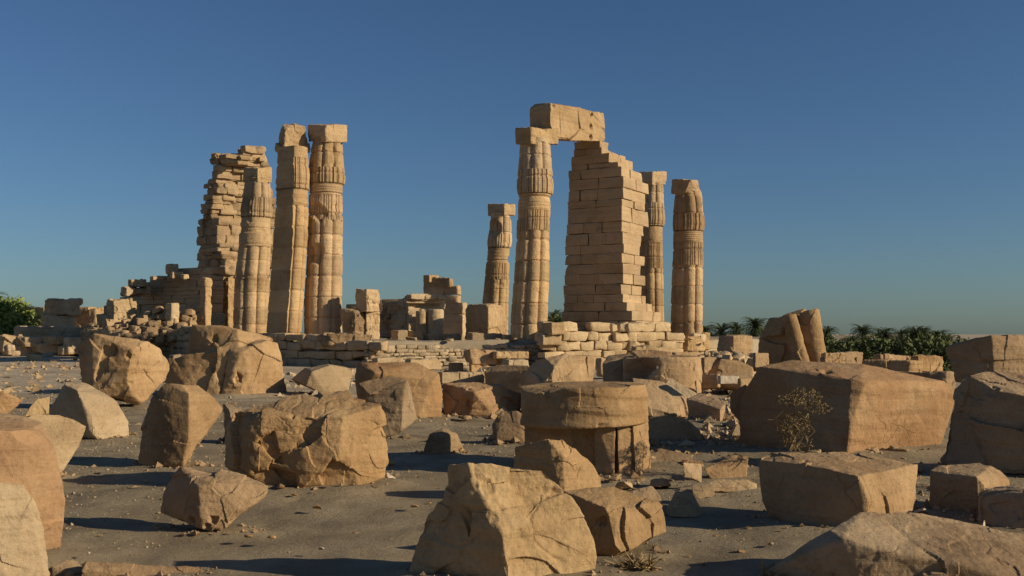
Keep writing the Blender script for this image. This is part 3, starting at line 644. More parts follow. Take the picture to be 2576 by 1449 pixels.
blk('stone_slab', 'low ledge stone on the terrace lip above the slab-topped boulder, left one', 690, 700, 770, 842, 860, 52.5, mat=M_PALE, amp=1.6, b=0.4)
blk('stone_slab', 'low ledge stone on the terrace lip above the slab-topped boulder, right one', 765, 772, 815, 848, 866, 51.5, mat=M_PALE, amp=1.6, b=0.4)
blk('stone_slab', 'rough rock crust on the terrace corner above its shaded wall', 812, 830, 936, 842, 868, 50, mat=M_GREY, amp=2.0, b=0.3, chips=8)
# mid field
for lb, a, D in (('squat block between the scarred round boulder and the base wall',(1500,1512,1572,900,945),36),
      ('tilted slab against the foot of the base wall, centre',(1590,1600,1690,872,900),45),
      ('low block at the right foot of the base wall',(1690,1700,1760,886,915),42),
      ('squared block left of the scarred round boulder, in its row',(1262,1280,1330,905,945),30),
      ('cracked block at the left foot of the rubble wall corner',(936,950,1010,900,935),46),
      ('long low block before the middle of the rubble wall',(1020,1034,1110,905,930),45),
      ('wedge-shaped block between the second drum and the rubble heap',(1762,1772,1822,900,940),34),
      ('flat block half hidden behind the wedge block near the rubble heap',(1815,1826,1880,925,955),31),
      ('stout block right of the leaning fragment on the skyline row',(2196,2214,2290,893,925),33),
      ('rough block at the middle of the right skyline row',(2290,2310,2372,896,935),31),
      ('rounded block at the lower right of the skyline row',(2420,2440,2500,955,985),20)):
    blk('stone_block', lb, *a, D, mat=rng0.choice([M_TAN, M_PALE, M_TEMPLE2]), amp=1.2)
rock('stone_block', 'tan upright block standing behind the drum among the small blocks', gd(945), [[(1164,882,40),(1168,905,40),(1181,878,0),(1251,882,40),(1248,915,40),(1186,915,0)]], M_TAN, amp=1.0)
blk('stone_block', 'small block wedged below the tan upright block, right piece', 1180, 1186, 1212, 912, 945, 40, mat=M_TAN)
blk('stone_block', 'small angular block left of the wedged piece', 1128, 1134, 1166, 912, 942, 41, mat=M_TAN)
blk('stone_slab', 'thin pale slab propped on short legs near the terrace base', 1240, 1250, 1330, 884, 902, 40, mat=M_TEMPLE, amp=0.8, b=0.5)
blk('stone_block', 'left leg stone under the propped thin slab', 1244, 1248, 1262, 900, 925, 41, mat=M_TAN)
blk('stone_block', 'right leg stone under the propped thin slab', 1288, 1291, 1300, 900, 925, 41, mat=M_TAN)
rock('stone_block', 'dark flat-topped block between the propped slab and the scarred round boulder', 27, [[(1218,935,60),(1238,918,80),(1330,920,30),(1222,975,60),(1320,1010,0),(1345,1000,10),(1345,930,10)]], M_TAN, amp=0.6, T=60)
blk('stone_slab', 'low pale slab in front of the small blocks, behind the long split boulder', 1096, 1112, 1236, 936, 965, 28, mat=M_PALE, amp=0.8, b=0.5)
rock('boulder', 'flat-cut orange slab face standing right of the grey-capped block', gd(1057), [[(890,913,60),(905,940,30),(905,1030,30),(920,913,40),(965,910,60),(1052,913,60),(1107,939,45),(1114,991,45),(1110,1055,30),(1050,1057,0),(905,1057,20),(940,935,0),(1085,960,20)]], M_ORANGE, amp=0.7, T=55, facamp=0.5, cat='boulder')
rock('boulder', 'pale half-disc stone standing on edge beyond the central boulder', gd(1000), [[(732,954,70),(767,925,75),(825,915,70),(869,922,90),(887,928,100),(878,982,70),(822,995,20),(764,968,0),(785,935,0),(830,919,30)]], M_PALE, T=50, amp=0.6, facamp=0.5, cat='boulder')
rock('boulder', 'big weathered block with dark pits and a brighter broken right side', 22, [[(205,868,50),(205,965,50),(234,838,12),(232,985,5),(372,859,40),(334,880,0),(316,964,-6),(410,881,95),(428,912,110),(413,959,95),(372,1002,60),(346,1017,30),(264,996,0)]], M_TAN, amp=1.1, facets=16, T=90,
     dents=((280,882,22,18,10),(262,930,22,12,10),(325,897,22,12,8)), cut=([(318,958,6),(350,962,20),(400,985,40),(420,1010,50),(395,1012,40),(340,985,15)],[(262,868,14),(282,880,14),(270,925,10),(240,965,10),(240,940,10)]), cat='boulder')
rock('boulder', 'large stack-like boulder with a grey tilted slab and smooth sunlit flank', 26.5, [
   [(481,813,50),(461,905,70),(470,935,60),(597,829,30),(600,880,10),(560,915,10),(661,846,70),(690,850,95),(560,820,60)],
   [(581,876,8),(608,871,-4),(661,851,25),(698,862,60),(714,941,70),(725,998,75),(650,1045,10),(575,1040,0),(560,1000,0),(590,930,-6)],
   [(520,860,60),(620,870,50),(630,1040,55),(500,1030,60),(560,880,40),(590,1000,35)],
   [(425,905,40),(416,955,40),(450,985,15),(545,1020,0),(560,960,5),(575,872,15),(530,885,10),(470,892,25)]], M_TAN, amp=0.9, facets=16, facamp=0.8,
     dents=((540,855,26.9,16,7),(597,955,26.4,10,9)), cut=([(520,898,14),(560,885,14),(572,925,10),(556,975,10),(548,940,10)],[(592,930,6),(610,945,8),(608,972,6),(596,960,6)]), cat='boulder')
rock('boulder', 'block with a chisel-marked shaded left face and pale sunlit right face', gd(1113), [[(150,961,45),(121,1028,55),(128,1092,55),(228,1056,-10),(193,981,0),(234,1095,-12),(293,1008,60),(322,1061,90),(325,1116,80),(250,1108,0),(215,966,70)]], M_PALE, amp=0.7, facamp=0.6, T=50, cat='boulder')
rock('boulder', 'upright block with a carved brown left face and bright wedge-shaped right side', gd(1178), [[(410,963,15),(457,967,14),(475,990,0),(381,1005,38),(354,1081,52),(349,1166,48),(400,1180,12),(457,1177,-4),(474,1100,-4),(486,1103,5),(539,998,70),(564,1017,95),(557,1037,90),(500,970,70)]], M_TAN, amp=0.7, facamp=0.6, T=50, cat='boulder')
rock('boulder', 'grey-topped rock leaning behind the carved upright block', 15.2, [[(560,1010,60),(575,1030,40),(590,1080,30),(610,1100,40),(570,1180,60),(612,1028,70)]], M_GREY, T=20, cat='boulder')
rock('boulder', 'huge central boulder with a flat top and a battered, deeply scarred front', gd(1236), [[(646,1049,0),(866,1044,5),(951,1024,60),(960,1018,75),(726,998,110),(863,983,150),(904,1003,120),(600,1039,60),(567,1086,90),(567,1173,80),(623,1074,0),(629,1185,0),(679,1223,0),(755,1236,-5),(884,1229,10),(969,1203,70),(986,1159,90),(972,1100,85),(850,1161,-12),(863,1050,-4)]], M_TAN, amp=1.0, facets=22, T=60,
     dents=((735,1046,10.75,9,6),(787,1043,10.75,8,6),(930,1060,11.0,10,7)), cut=([(642,1118,14),(652,1090,14),(690,1080,10),(700,1120,4),(712,1168,4),(690,1160,6)],[(632,1172,10),(660,1178,16),(740,1190,14),(752,1215,16),(735,1245,20),(640,1245,20)],[(800,1195,14),(835,1150,4),(880,1185,10),(930,1205,22),(900,1240,22),(820,1240,14)],[(915,1085,34),(930,1088,40),(938,1170,36),(925,1165,32)]), cat='boulder')
rock('boulder', 'block with a thick layered grey cap beside the orange slab', gd(1108), [
   [(901,962,20),(905,980,15),(983,945,50),(1027,957,50),(1025,985,30),(930,992,0),(1020,968,30)],
   [(925,985,10),(1020,965,25),(1027,958,40),(1050,1054,60),(1015,1080,10),(1010,1085,0),(960,1105,0),(930,1100,20),(1015,985,2)]], M_GREY, amp=0.9, T=40, cat='boulder')
rock('boulder', 'long low split boulder lying left of the drum, hollowed underneath', gd(1050), [
   [(1113,963,50),(1116,1000,50),(1200,962,70),(1264,967,60),(1285,1000,55),(1280,1040,40),(1249,1050,0),(1180,1046,0),(1117,1044,30),(1190,985,-4),(1195,1030,0)],
   [(1260,975,60),(1310,993,80),(1307,1036,70),(1260,1042,30)]], M_ORANGE, amp=1.2, facets=16, T=50, dents=((1240,985,20,14,7),), cut=([(1100,985,30),(1140,985,20),(1185,1012,12),(1180,1040,14),(1110,1040,30)],), cat='boulder')
rock('boulder', 'scarred rounded boulder with a shaded left cap behind the drum', 20, [[(1312,985,90),(1316,940,80),(1338,912,70),(1370,898,40),(1423,886,60),(1491,893,100),(1497,935,100),(1490,990,80),(1395,920,0),(1385,1000,0),(1318,1050,70),(1372,960,0)]], M_TAN, amp=0.9, T=50, cat='boulder')
# second drum further back
c0 = P(1665, 897, 27.6); c1 = P(1668, 1000, 27.6); r_ = 97 * 27.6 / F
rock('column_drum', 'broken round drum standing right-behind the large drum, its left side smashed', 28, [['w', ring_pts(c0, c1, r_, r_ * 1.03, 30)],
   [(1515,915,30),(1530,895,60),(1600,890,40),(1620,940,20),(1520,985,20),(1600,990,0)], [(1588,886,-40),(1640,880,-30),(1690,884,-40),(1690,905,-40),(1600,905,-60)]], M_TAN, amp=0.6, chips=0, facets=14, cut=([(1560,890,-60),(1620,900,-70),(1645,925,-70),(1600,965,-60),(1550,950,-40)],), cat='column drum')
rock('boulder', 'sloping slab with a deep groove behind the drum, its front in shadow', 15.6, [[(1590,950,90),(1635,955,90),(1666,958,95),(1726,999,80),(1731,1054,50),(1700,1045,0),(1610,1018,0)],[(1600,1015,10),(1640,1028,0),(1735,1060,10),(1762,1085,20),(1760,1132,10),(1632,1132,-10),(1600,1130,0)]], M_TAN, amp=0.8, T=40, dents=((1680,990,16.2,8,6),(1692,1010,16.1,8,7),(1704,1028,16,8,7)), cat='boulder')
rock('boulder', 'small wedge block with a shadowed hollow face between drum and great block', gd(1064), [[(1728,1003,60),(1733,1059,60),(1812,1030,0),(1812,1066,0),(1826,1014,22),(1825,1062,20),(1760,990,95),(1795,998,80)]], M_TAN, amp=0.9, dents=((1775,1040,19,20,8),), cat='boulder')
# the large drum on its fluted stump
Dd = 12.6; cx_ = 1470
tp_ = P(cx_ - 3, 968, Dd); bt_ = P(cx_, 1062, Dd); rr_ = 158 * Dd / F
dr = empty('drum_fragment', tuple(P(cx_, 1190, Dd))); tag(dr, 'large smooth round drum resting on a fluted broken column stump in the middle foreground', 'column fragment')
rock('drum', None, Dd, [['w', [tuple(np.array(p)) for p in ring_pts(tp_ - np.array((0,0,0.0)), bt_, rr_ * 0.99, rr_, 48)]]], M_TAN, amp=0.55, chips=0, facets=16, facamp=0.45,
     cut=([(1300,930,60),(1300,994,-100),(1345,992,-120),(1400,985,-130),(1450,958,-60),(1500,930,60),(1520,925,100)],[(1300,900,100),(1300,985,-40),(1370,1000,-150),(1390,970,-60),(1400,925,60)],[(1600,940,60),(1600,955,-60),(1650,962,-60),(1650,930,60)],[(1500,1066,-150),(1560,1062,-150),(1540,1090,-150),(1500,1090,-150)],[(1440,985,-170),(1475,975,-160),(1480,955,-140),(1430,955,-140)]), strata=3, parent=dr)
rock('stump', None, 12.2, [
   [(1330,1045,75),(1610,1045,30),(1605,1196,30),(1330,1190,80),(1450,1045,12),(1500,1045,0),(1520,1196,0),(1460,1180,20)],
   [(1318,1045,60),(1320,1150,60),(1360,1045,10),(1440,1045,0),(1440,1180,10),(1330,1190,60)],
   [(1430,1045,5),(1478,1045,15),(1482,1120,20),(1440,1150,10),(1500,1190,40),(1500,1045,40)],
   [(1494,1045,-25),(1548,1045,-30),(1498,1192,-20),(1546,1192,-35)],
   [(1552,1045,-22),(1600,1045,0),(1600,1190,0),(1556,1196,-26)],
   [(1590,1045,-12),(1628,1045,45),(1634,1176,55),(1598,1192,-14)]], M_TAN, amp=0.6, chips=3, T=60, facets=16, strata=2, parent=dr)
rock('boulder', 'arched boulder with a sunlit ridge directly before the drum stump', gd(1262), [[(1378,1105,0),(1411,1106,20),(1436,1124,40),(1497,1170,80),(1522,1214,100),(1500,1250,80),(1299,1125,60),(1291,1172,70),(1290,1250,70),(1418,1150,-5),(1418,1262,-8)]], M_TAN, amp=0.9, T=40, cat='boulder')
rock('boulder', 'dark rounded rock in the shadow at the left foot of the drum', gd(1118), [[(1240,1062,20),(1238,1100,20),(1262,1036,20),(1300,1034,20),(1330,1050,30),(1320,1118,0),(1250,1112,0)]], M_GREY, amp=1.1, T=50, cat='boulder')
rock('boulder', 'small grey pyramid-shaped stone alone on the sand with one white side', gd(1147), [[(1066,1130,10),(1068,1142,10),(1080,1092,15),(1112,1076,25),(1128,1090,10),(1136,1145,30),(1118,1147,0),(1118,1100,4),(1165,1125,60),(1150,1090,55),(1140,1135,50)]], M_GREY, amp=0.9, facets=14, T=22, cat='boulder')
# right side
rock('column_fragment', 'leaning bundle-column fragment on the skyline, two ribs in sun', 30, [
   [(1934,804,60),(1985,786,80),(2026,774,80),(1912,848,70),(1905,960,80),(2010,960,10),(2000,800,10),(2060,860,70)],
   ['w', ring_pts(P(1985,792,29.6), P(2030,960,29.4), 0.215, 0.225)], ['w', ring_pts(P(2034,782,30.1), P(2062,955,29.8), 0.30, 0.32)], [(1935,800,70),(1912,850,70),(1990,788,0),(1965,845,10)]], M_TAN, amp=0.7, T=30, chips=0, cat='column fragment')
blk('stone_block', 'double-lobed fragment on the rubble bank in front of the palms', 1806, 1845, 1892, 845, 892, 44, mat=M_TAN, amp=1.2, a=0.7, dents=((1868,862,43,5,5),))
rock('boulder', 'dark sloping block left of the leaning fragment, sunlit rubble behind it', 27, [[(1782,935,60),(1813,903,60),(1860,908,70),(1895,925,40),(1895,960,0),(1800,945,20),(1785,975,60),(1895,985,0)]], M_TAN, amp=0.8, cat='boulder')
blk('stone_block', 'small pointed stone perched on the left end of the great block', 1893, 1900, 1934, 888, 925, 15.6, mat=M_TAN, amp=1.3, chips=6)
blk('stone_slab', 'low dark block with sunlit top right of the second drum', 1762, 1806, 1812, 941, 975, 27, mat=M_TAN, amp=1.2, a=0.4)
blk('stone_slab', 'white low slab lying behind the great block, left one', 1806, 1812, 1860, 945, 966, 26, mat=M_WHITE, amp=0.8, b=0.4)
blk('stone_slab', 'pale pointed slab just right of the white low slab', 1856, 1864, 1900, 952, 975, 25, mat=M_PALE, amp=0.8)
rock('boulder', 'great smooth-cut block at right, dark left face and broad orange right face', 13.6, [
   [(1911,922,150),(2049,936,70),(2148,962,0),(1990,906,200),(2172,916,170),(2375,958,210),(2405,989,200),(2388,1030,190),(2372,1110,180),(2320,1169,145),(2235,1152,70),(2130,1140,-10),(2138,1048,-10),(2166,958,-6),(1862,1000,190),(1862,1150,190),(1890,1168,150),(2125,1180,-10)],
   [(1836,991,230),(1838,1035,230),(1875,965,200),(1875,1075,200),(1900,1000,190)]], M_ORANGE, amp=0.75, facets=12, facamp=0.45, T=80, dents=((2130,1110,13,18,8),(2080,945,14,22,7)), cat='boulder')
rock('boulder', 'dark overhanging block on the right skyline with a sunlit top corner', 24, [
   [(2373,874,70),(2399,859,70),(2493,846,0),(2522,851,35),(2640,845,70),(2640,900,50),(2500,905,0),(2382,906,66)],
   [(2386,900,62),(2400,960,60),(2500,905,8),(2500,965,0),(2640,900,50),(2640,970,40)]], M_TAN, amp=1.0, cat='boulder')
blk('stone_slab', 'flat slab with a shaded front on the skyline right of the great block', 2172, 2290, 2320, 908, 940, 27, mat=M_TAN, a=0.3, amp=1.0)
blk('stone_slab', 'low ridge stone behind the great block, half shaded', 2230, 2380, 2400, 935, 985, 21, mat=M_TAN, a=0.3, amp=1.0)
blk('stone_block', 'small squared stone on the skyline right of the leaning fragment', 2120, 2128, 2170, 886, 920, 28, mat=M_TAN, amp=1.2)
blk('stone_block', 'rounded rock tucked behind the leaning fragment, at its right foot', 2065, 2076, 2128, 888, 922, 27, mat=M_TAN, amp=1.4)
rock('boulder', 'large dark boulder at the right edge with a pitted grey top', 11.9, [[(2440,949,80),(2480,933,140),(2576,939,150),(2700,950,150),(2419,970,110),(2406,983,120),(2373,1098,130),(2365,1190,120),(2500,1195,0),(2640,1195,-60),(2660,1010,-60),(2520,985,0),(2470,990,40)]], M_TAN, amp=1.0, T=20, cat='boulder', dents=((2500,985,12.0,18,6),))
rock('boulder', 'broad block with a level top and a sunlit triangular right corner', gd(1342), [[(1895,1153,190),(1939,1140,230),(2012,1134,250),(2125,1135,250),(2309,1169,190),(2275,1211,150),(2183,1257,0),(2159,1198,0),(2030,1168,90),(1905,1195,180),(1915,1260,160),(1935,1305,140),(2020,1345,80),(2110,1345,30),(2180,1335,0),(2300,1300,140)]], M_TAN, amp=0.8, T=30, facamp=0.6, cat='boulder')
rock('boulder', 'block with a curved sunlit top edge standing at the right, black in front', 9.2, [[(2340,1184,90),(2361,1174,120),(2503,1166,150),(2547,1205,110),(2477,1221,0),(2456,1200,0),(2383,1198,50),(2338,1340,90),(2470,1350,0),(2547,1330,100)]], M_TAN, amp=0.9, T=30, cat='boulder')
rock('boulder', 'dark block cut by the right edge of the picture, above the great slab', 8.5, [[(2463,1244,60),(2471,1231,70),(2660,1205,80),(2463,1340,60),(2520,1355,0),(2660,1350,-50),(2660,1240,-50),(2560,1240,0)]], M_TAN, amp=0.9, cat='boulder')
rock('boulder', 'wide cracked slab filling the lower right corner, sunlit on top', 6.7, [[(2086,1334,80),(2170,1284,200),(2249,1283,230),(2351,1294,240),(2422,1313,230),(2524,1334,230),(2720,1370,230),(2117,1352,20),(2028,1368,110),(2196,1381,0),(2275,1392,0),(2393,1413,-10),(2498,1449,-20),(2720,1490,-20),(1905,1449,120),(1895,1600,130),(2720,1650,-20),(2200,1600,0)]], M_GREY, amp=0.7, facamp=0.6, facets=14, T=20, dents=((2230,1330,7.4,26,8),(2200,1338,7.3,18,7),(2270,1325,7.5,16,7),(2480,1350,7.4,10,6),(2330,1395,7,20,6)), cat='boulder')
# foreground left
rock('boulder', 'enormous smooth orange block filling the left edge', 7.6, [[(-220,1075,-130),(0,1082,0),(60,1084,10),(112,1108,60),(150,1160,100),(164,1250,115),(156,1380,115),(118,1405,90),(60,1520,40),(-220,1520,-130),(-220,1040,100),(0,1038,180),(60,1046,190),(110,1062,190)]], M_ORANGE, amp=0.8, facets=14, facamp=0.5, T=40, chips=3, cat='boulder')
rock('boulder', 'smooth pale rounded block at the bottom left corner, nearest of all', 6.3, [[(-200,1215,-100),(0,1213,0),(60,1217,35),(88,1262,60),(110,1330,75),(120,1400,80),(130,1520,80),(0,1560,0),(-200,1560,-100)]], M_PALE, amp=0.7, facets=12, facamp=0.45, chips=3, T=40, cat='boulder')
rock('boulder', 'pale slab with a straight sunlit edge wedged behind the enormous orange block', 11.5, [[(40,1062,10),(88,1041,20),(150,1043,60),(222,1068,110),(205,1112,100),(161,1181,70),(100,1225,30),(40,1225,0),(-40,1100,-60)]], M_PALE, amp=0.6, facamp=0.5, T=30, cat='boulder')
rock('boulder', 'small orange rock peeking over the enormous orange block at the left edge', gd(1060), [[(-30,985,0),(10,985,10),(56,1006,50),(45,1020,50),(20,1042,30),(-30,1055,0)]], M_ORANGE, amp=0.8, T=40, cat='boulder')
rock('boulder', 'pale rock tip showing between the chisel-marked block and the left edge', gd(1060), [[(76,1022,10),(90,1005,20),(126,996,40),(122,1040,40),(60,1050,0)]], M_PALE, amp=0.9, T=30, cat='boulder')
rock('boulder', 'low domed boulder with a ragged lower lip in the left foreground', gd(1333), [[(456,1178,70),(560,1185,90),(625,1200,90),(675,1222,70),(672,1245,60),(610,1290,10),(555,1335,0),(506,1296,-8),(500,1225,0),(465,1300,20),(403,1290,60),(402,1255,70),(420,1215,80),(500,1322,0),(530,1215,5)]], M_TAN, amp=1.0, T=30, dents=((535,1310,8.6,16,12),(520,1330,8.6,14,14),(480,1310,8.65,14,12)), cat='boulder')
rock('boulder', 'big pale broken boulder at bottom centre, scalloped on its sunlit side', 6.9, [
   [(1178,1164,0),(1128,1171,60),(1117,1243,72),(1189,1221,-5),(1280,1172,35),(1364,1182,75),(1425,1239,105),(1235,1293,-12),(1110,1400,60),(1400,1400,80)],
   [(1117,1245,62),(1070,1307,90),(1048,1370,100),(1045,1560,110),(1235,1293,-20),(1264,1343,-35),(1290,1560,-45),(1425,1239,95),(1461,1279,110),(1490,1350,125),(1498,1400,130),(1482,1560,115)]], M_PALE, amp=1.1, facets=20, T=60, dents=((1330,1190,7.2,34,5),(1225,1225,6.9,24,6),(1240,1300,6.8,20,6),(1390,1240,7.2,30,5),(1400,1400,7.1,40,5)), cat='boulder')
rock('boulder', 'tan boulder with a dark notch and flat bright face, right of the bottom-centre boulder', gd(1398), [[(1417,1235,60),(1542,1220,130),(1563,1236,130),(1657,1263,120),(1679,1292,115),(1677,1338,110),(1551,1397,-5),(1541,1305,-5),(1530,1280,0),(1480,1415,50),(1472,1290,60),(1500,1270,20)]], M_TAN, amp=0.9, T=50, dents=((1515,1310,7.7,14,10),(1495,1300,7.8,16,8)), cat='boulder')
rock('boulder', 'flat low rock at the bottom left, its pale edge lit', 7.0, [[(205,1428,0),(212,1411,20),(236,1414,30),(310,1425,50),(493,1427,90),(532,1443,90),(530,1500,60),(205,1500,0)]], M_TAN, amp=0.8, T=30, cat='boulder')
rock('boulder', 'small dark brown stone at the bottom edge beside the pale corner block', 7.1, [[(130,1425,0),(165,1408,20),(195,1412,30),(212,1440,10),(210,1480,0),(130,1480,0)]], M_GREY, amp=1.0, cat='boulder')
# stones right of centre
rock('stone_block', 'thin upright slab catching the sun among the shaded small stones', gd(1232), [[(1718,1162,0),(1765,1166,30),(1766,1215,30),(1745,1205,0),(1720,1200,-5)]], M_PALE, amp=0.8, T=14, chips=3)
rock('stone_block', 'slanting slab with a lit top and dark front behind the small stones', gd(1212), [[(1770,1180,0),(1850,1140,70),(1882,1148,60),(1880,1172,30),(1790,1210,0),(1878,1205,20)]], M_TAN, amp=0.8, T=20)
rock('stone_block', 'curved flat stone with a sunlit right end in front of the slanting slab', gd(1240), [[(1765,1222,0),(1800,1206,30),(1880,1206,40),(1905,1218,40),(1905,1232,20),(1880,1240,0),(1780,1235,-10)]], M_PALE, amp=0.8, T=16)
rock('stone_block', 'grey sloping stone behind the small stones at the stump foot', 12.8, [[(1590,1140,40),(1660,1128,60),(1745,1145,50),(1740,1160,30),(1620,1165,0)]], M_GREY, amp=0.9, T=20)
rock('stone_block', 'dark flat triangular stone lying in shadow beyond the notched boulder', 9.6, [[(1560,1240,30),(1640,1220,60),(1660,1245,50),(1672,1290,20),(1600,1270,0),(1660,1310,0)]], M_GREY, amp=0.8, T=10)
rock('stone_block', 'dark humped stone in shadow right of the flat triangular one', gd(1300), [[(1670,1290,20),(1700,1235,30),(1740,1240,40),(1775,1290,20),(1750,1300,0),(1690,1302,0)]], M_GREY, amp=1.0, T=20)
rock('stone_block', 'small squared stone in deep shadow below the thin upright slab', 9.9, [[(1740,1220,10),(1795,1218,20),(1800,1248,20),(1755,1256,0),(1742,1240,0)]], M_GREY, amp=0.8, T=14)
rng = random.Random(77)
def smallstone(name, label, x, y, s, mat, grp=None, flat=0.6):
    D = gd(y); pts = []
    for k in range(12):
        a = rng.uniform(0, 6.28); e = rng.uniform(-0.4, 1.0)
        pts.append((x + s * math.cos(a) * math.sqrt(1 - min(e * e, 0.9)), y - s * flat * (e + 0.35), s * math.sin(a) * 1.2))
    return rock(name, label, D, [pts], mat, T=1, chips=3, facets=6, amp=1.2, cat='stone', group=grp, voxk=0.9)
for (x, y, s, mt, lb) in ((1545,1208,16,M_GREY,'rounded grey stone at the very foot of the fluted stump'),(1570,1222,26,M_PALE,'two-humped pale stone in the gap between stump and notched boulder'),
      (1500,1222,14,M_PALE,'small tilted flake left of the two-humped pale stone'),(1660,1215,30,M_PALE,'long flat pale stone right of the two-humped one'),
      (1640,1160,22,M_PALE,'grey-white stone beside the right foot of the fluted stump'),(1610,1192,14,M_PALE,'flat chip under the right edge of the stump'),
      (1170,1050,20,M_PALE,'flat pale chip in front of the long split boulder'),(980,1205,20,M_WHITE,'white flat stone under the right corner of the central boulder'),
      (986,1165,14,M_PALE,'pale stone standing against the right flank of the central boulder'),(708,1232,18,M_ORANGE,'reddish crumbly stone between the domed and central boulders'),
      (798,1278,14,M_ORANGE,'loose orange stone on the sand below the central boulder'),(1042,1273,11,M_TAN,'small tan stone left of the bottom centre boulder'),
      (626,1348,13,M_ORANGE,'left one of two orange stones below the domed boulder'),(684,1354,13,M_ORANGE,'right one of two orange stones below the domed boulder'),
      (366,1212,11,M_PALE,'pale pebble at the edge of the shadow left of the domed boulder'),(244,1190,10,M_PALE,'pebble on the lit sand strip beside the orange block'),
      (808,1380,9,M_WHITE,'tiny white stone on the sand near the lower shadow'),(222,1392,7,M_WHITE,'tiny white stone low beside the orange block'),
      (740,1245,10,M_ORANGE,'reddish pebble below the left corner of the central boulder'),(495,1325,10,M_GREY,'grey pebble under the lip of the domed boulder'),
      (1938,1368,10,M_GREY,'dark pebble in the shadow before the wide cracked slab'),(2318,1292,22,M_WHITE,'white stone in the gap behind the wide cracked slab'),
      (2300,1180,24,M_GREY,'olive-grey stone in the gap behind the triangular-cornered block'),(2335,1060,10,M_PALE,'chip at the foot of the great block')):
    smallstone('stone', lb, x, y + s * 0.3, s, mt)
rock('stone_block', 'narrow white spike-shaped stone standing against the right edge rocks', 8.0, [[(2469,1349,0),(2480,1347,4),(2478,1310,6),(2475,1306,4),(2472,1320,0)]], M_WHITE, T=6, chips=0, facets=0, cat='stone')
# broken blocks between the boulders
protos_s = []
for k in range(7):
    o = smallstone('stone', 'x', 900, 1100, 30, [M_TAN, M_PALE, M_TEMPLE, M_GREY, M_ORANGE, M_PALE, M_TAN][k]); me_ = o.data
    a_ = np.zeros(len(me_.vertices) * 3); me_.vertices.foreach_get('co', a_); a_ = a_.reshape(-1, 3); a_[:, 2] -= a_[:, 2].min(); a_ /= np.ptp(a_[:, 0]); me_.vertices.foreach_set('co', a_.ravel()); me_.update(); protos_s.append(me_); bpy.data.objects.remove(o)
ZONES = [  # x range, y range, size range (frame px), count, label, group
  ((1500, 1780), (985, 1010), (12, 34), 12, 'small broken stone on the ground between the two drums', 'small stones between the two drums'),
  ((1700, 1900), (925, 1000), (10, 38), 34, 'small broken block strewn between the second drum and the great block', 'small blocks strewn left of the great block'),
  ((720, 900), (985, 1012), (10, 30), 10, 'small stone on the dim ground around the pale half-disc', 'small stones around the pale half-disc'),
  ((1100, 1340), (925, 985), (14, 44), 28, 'small broken block at the foot of the rubble retaining wall', 'small blocks at the foot of the rubble wall'),
  ((0, 420), (888, 960), (6, 17), 34, 'small pale stone on the open left plain', 'small stones on the open left plain'),
  ((100, 480), (1020, 1110), (5, 12), 6, 'stone chip between the left boulders', 'chips between the left boulders'),
  ((1480, 1760), (1150, 1245), (8, 26), 30, 'small broken stone at the foot of the fluted stump', 'small stones by the fluted stump'),
  ((1120, 1320), (1040, 1110), (5, 11), 5, 'stone chip left of the large drum', 'chips left of the large drum'),
  ((2200, 2400), (1165, 1300), (10, 30), 12, 'small stone in the gap between the right-hand blocks', 'stones between the right-hand blocks'),
  ((700, 1250), (1190, 1420), (4, 9), 14, 'small stone on the bare sand of the foreground', 'small stones on the foreground sand'),
  ((230, 560), (1190, 1420), (4, 8), 6, 'small stone on the lit sand left of the domed boulder', 'small stones on the left foreground sand'),
  ((1500, 1700), (1395, 1440), (5, 12), 6, 'small stone around the dry weeds', 'small stones around the dry weeds')]
ZONES += [((1880, 2300), (1110, 1165), (10, 34), 20, 'small stone at the base of the great block', 'small stones at the base of the great block'),
  ((560, 1000), (1010, 1060), (8, 20), 8, 'small stone in the shade behind the central boulder', 'stones behind the central boulder'),
  ((1330, 1560), (1395, 1440), (5, 14), 5, 'small stone between the two bottom boulders', 'stones between the bottom boulders'),
  ((1700, 1900), (1240, 1420), (5, 16), 12, 'small stone lying in the broad shadow at lower right', 'stones in the lower right shadow')]
for (xr_, yr_, sr_, n_, lb_, gp_) in ZONES:
    for k in range(n_):
        x = rng.uniform(*xr_); y = rng.uniform(*yr_); D = gd(y); s_ = math.exp(rng.uniform(math.log(sr_[0]), math.log(sr_[1]))) * D / F * 1.6
        p = P(x, y, D); o = bpy.data.objects.new('stone', protos_s[rng.randrange(7)]); COL.objects.link(o)
        o.location = (p[0], D, float(gz(np.array([p[0]]), np.array([D]))[0]) - 0.16 * s_); o.scale = (s_, s_ * rng.uniform(0.7, 1.1), s_ * rng.uniform(0.6, 1.1)); o.rotation_euler = (rng.uniform(-0.25, 0.25), rng.uniform(-0.25, 0.25), rng.uniform(0, 6.28))
        tag(o, lb_, 'stone', gp_)
for k in range(24):
    x = rng.uniform(700, 1360) if k < 17 else rng.uniform(1690, 1790); D = rng.uniform(51, 60) + (4 if x < 900 else 0) + (6 if x > 1600 else 0); s_ = rng.uniform(0.18, 0.7); p = P(x, 0, D)
    o = bpy.data.objects.new('stone', protos_s[rng.randrange(7)]); COL.objects.link(o); o.location = (p[0], D, TZ - 0.1 * s_); o.scale = (s_, s_ * rng.uniform(0.7, 1.1), s_ * rng.uniform(0.5, 1)); o.rotation_euler = (rng.uniform(-0.2, 0.2), rng.uniform(-0.2, 0.2), rng.uniform(0, 6.28))
    tag(o, 'small broken stone lying on the temple terrace', 'stone', 'small stones on the temple terrace')
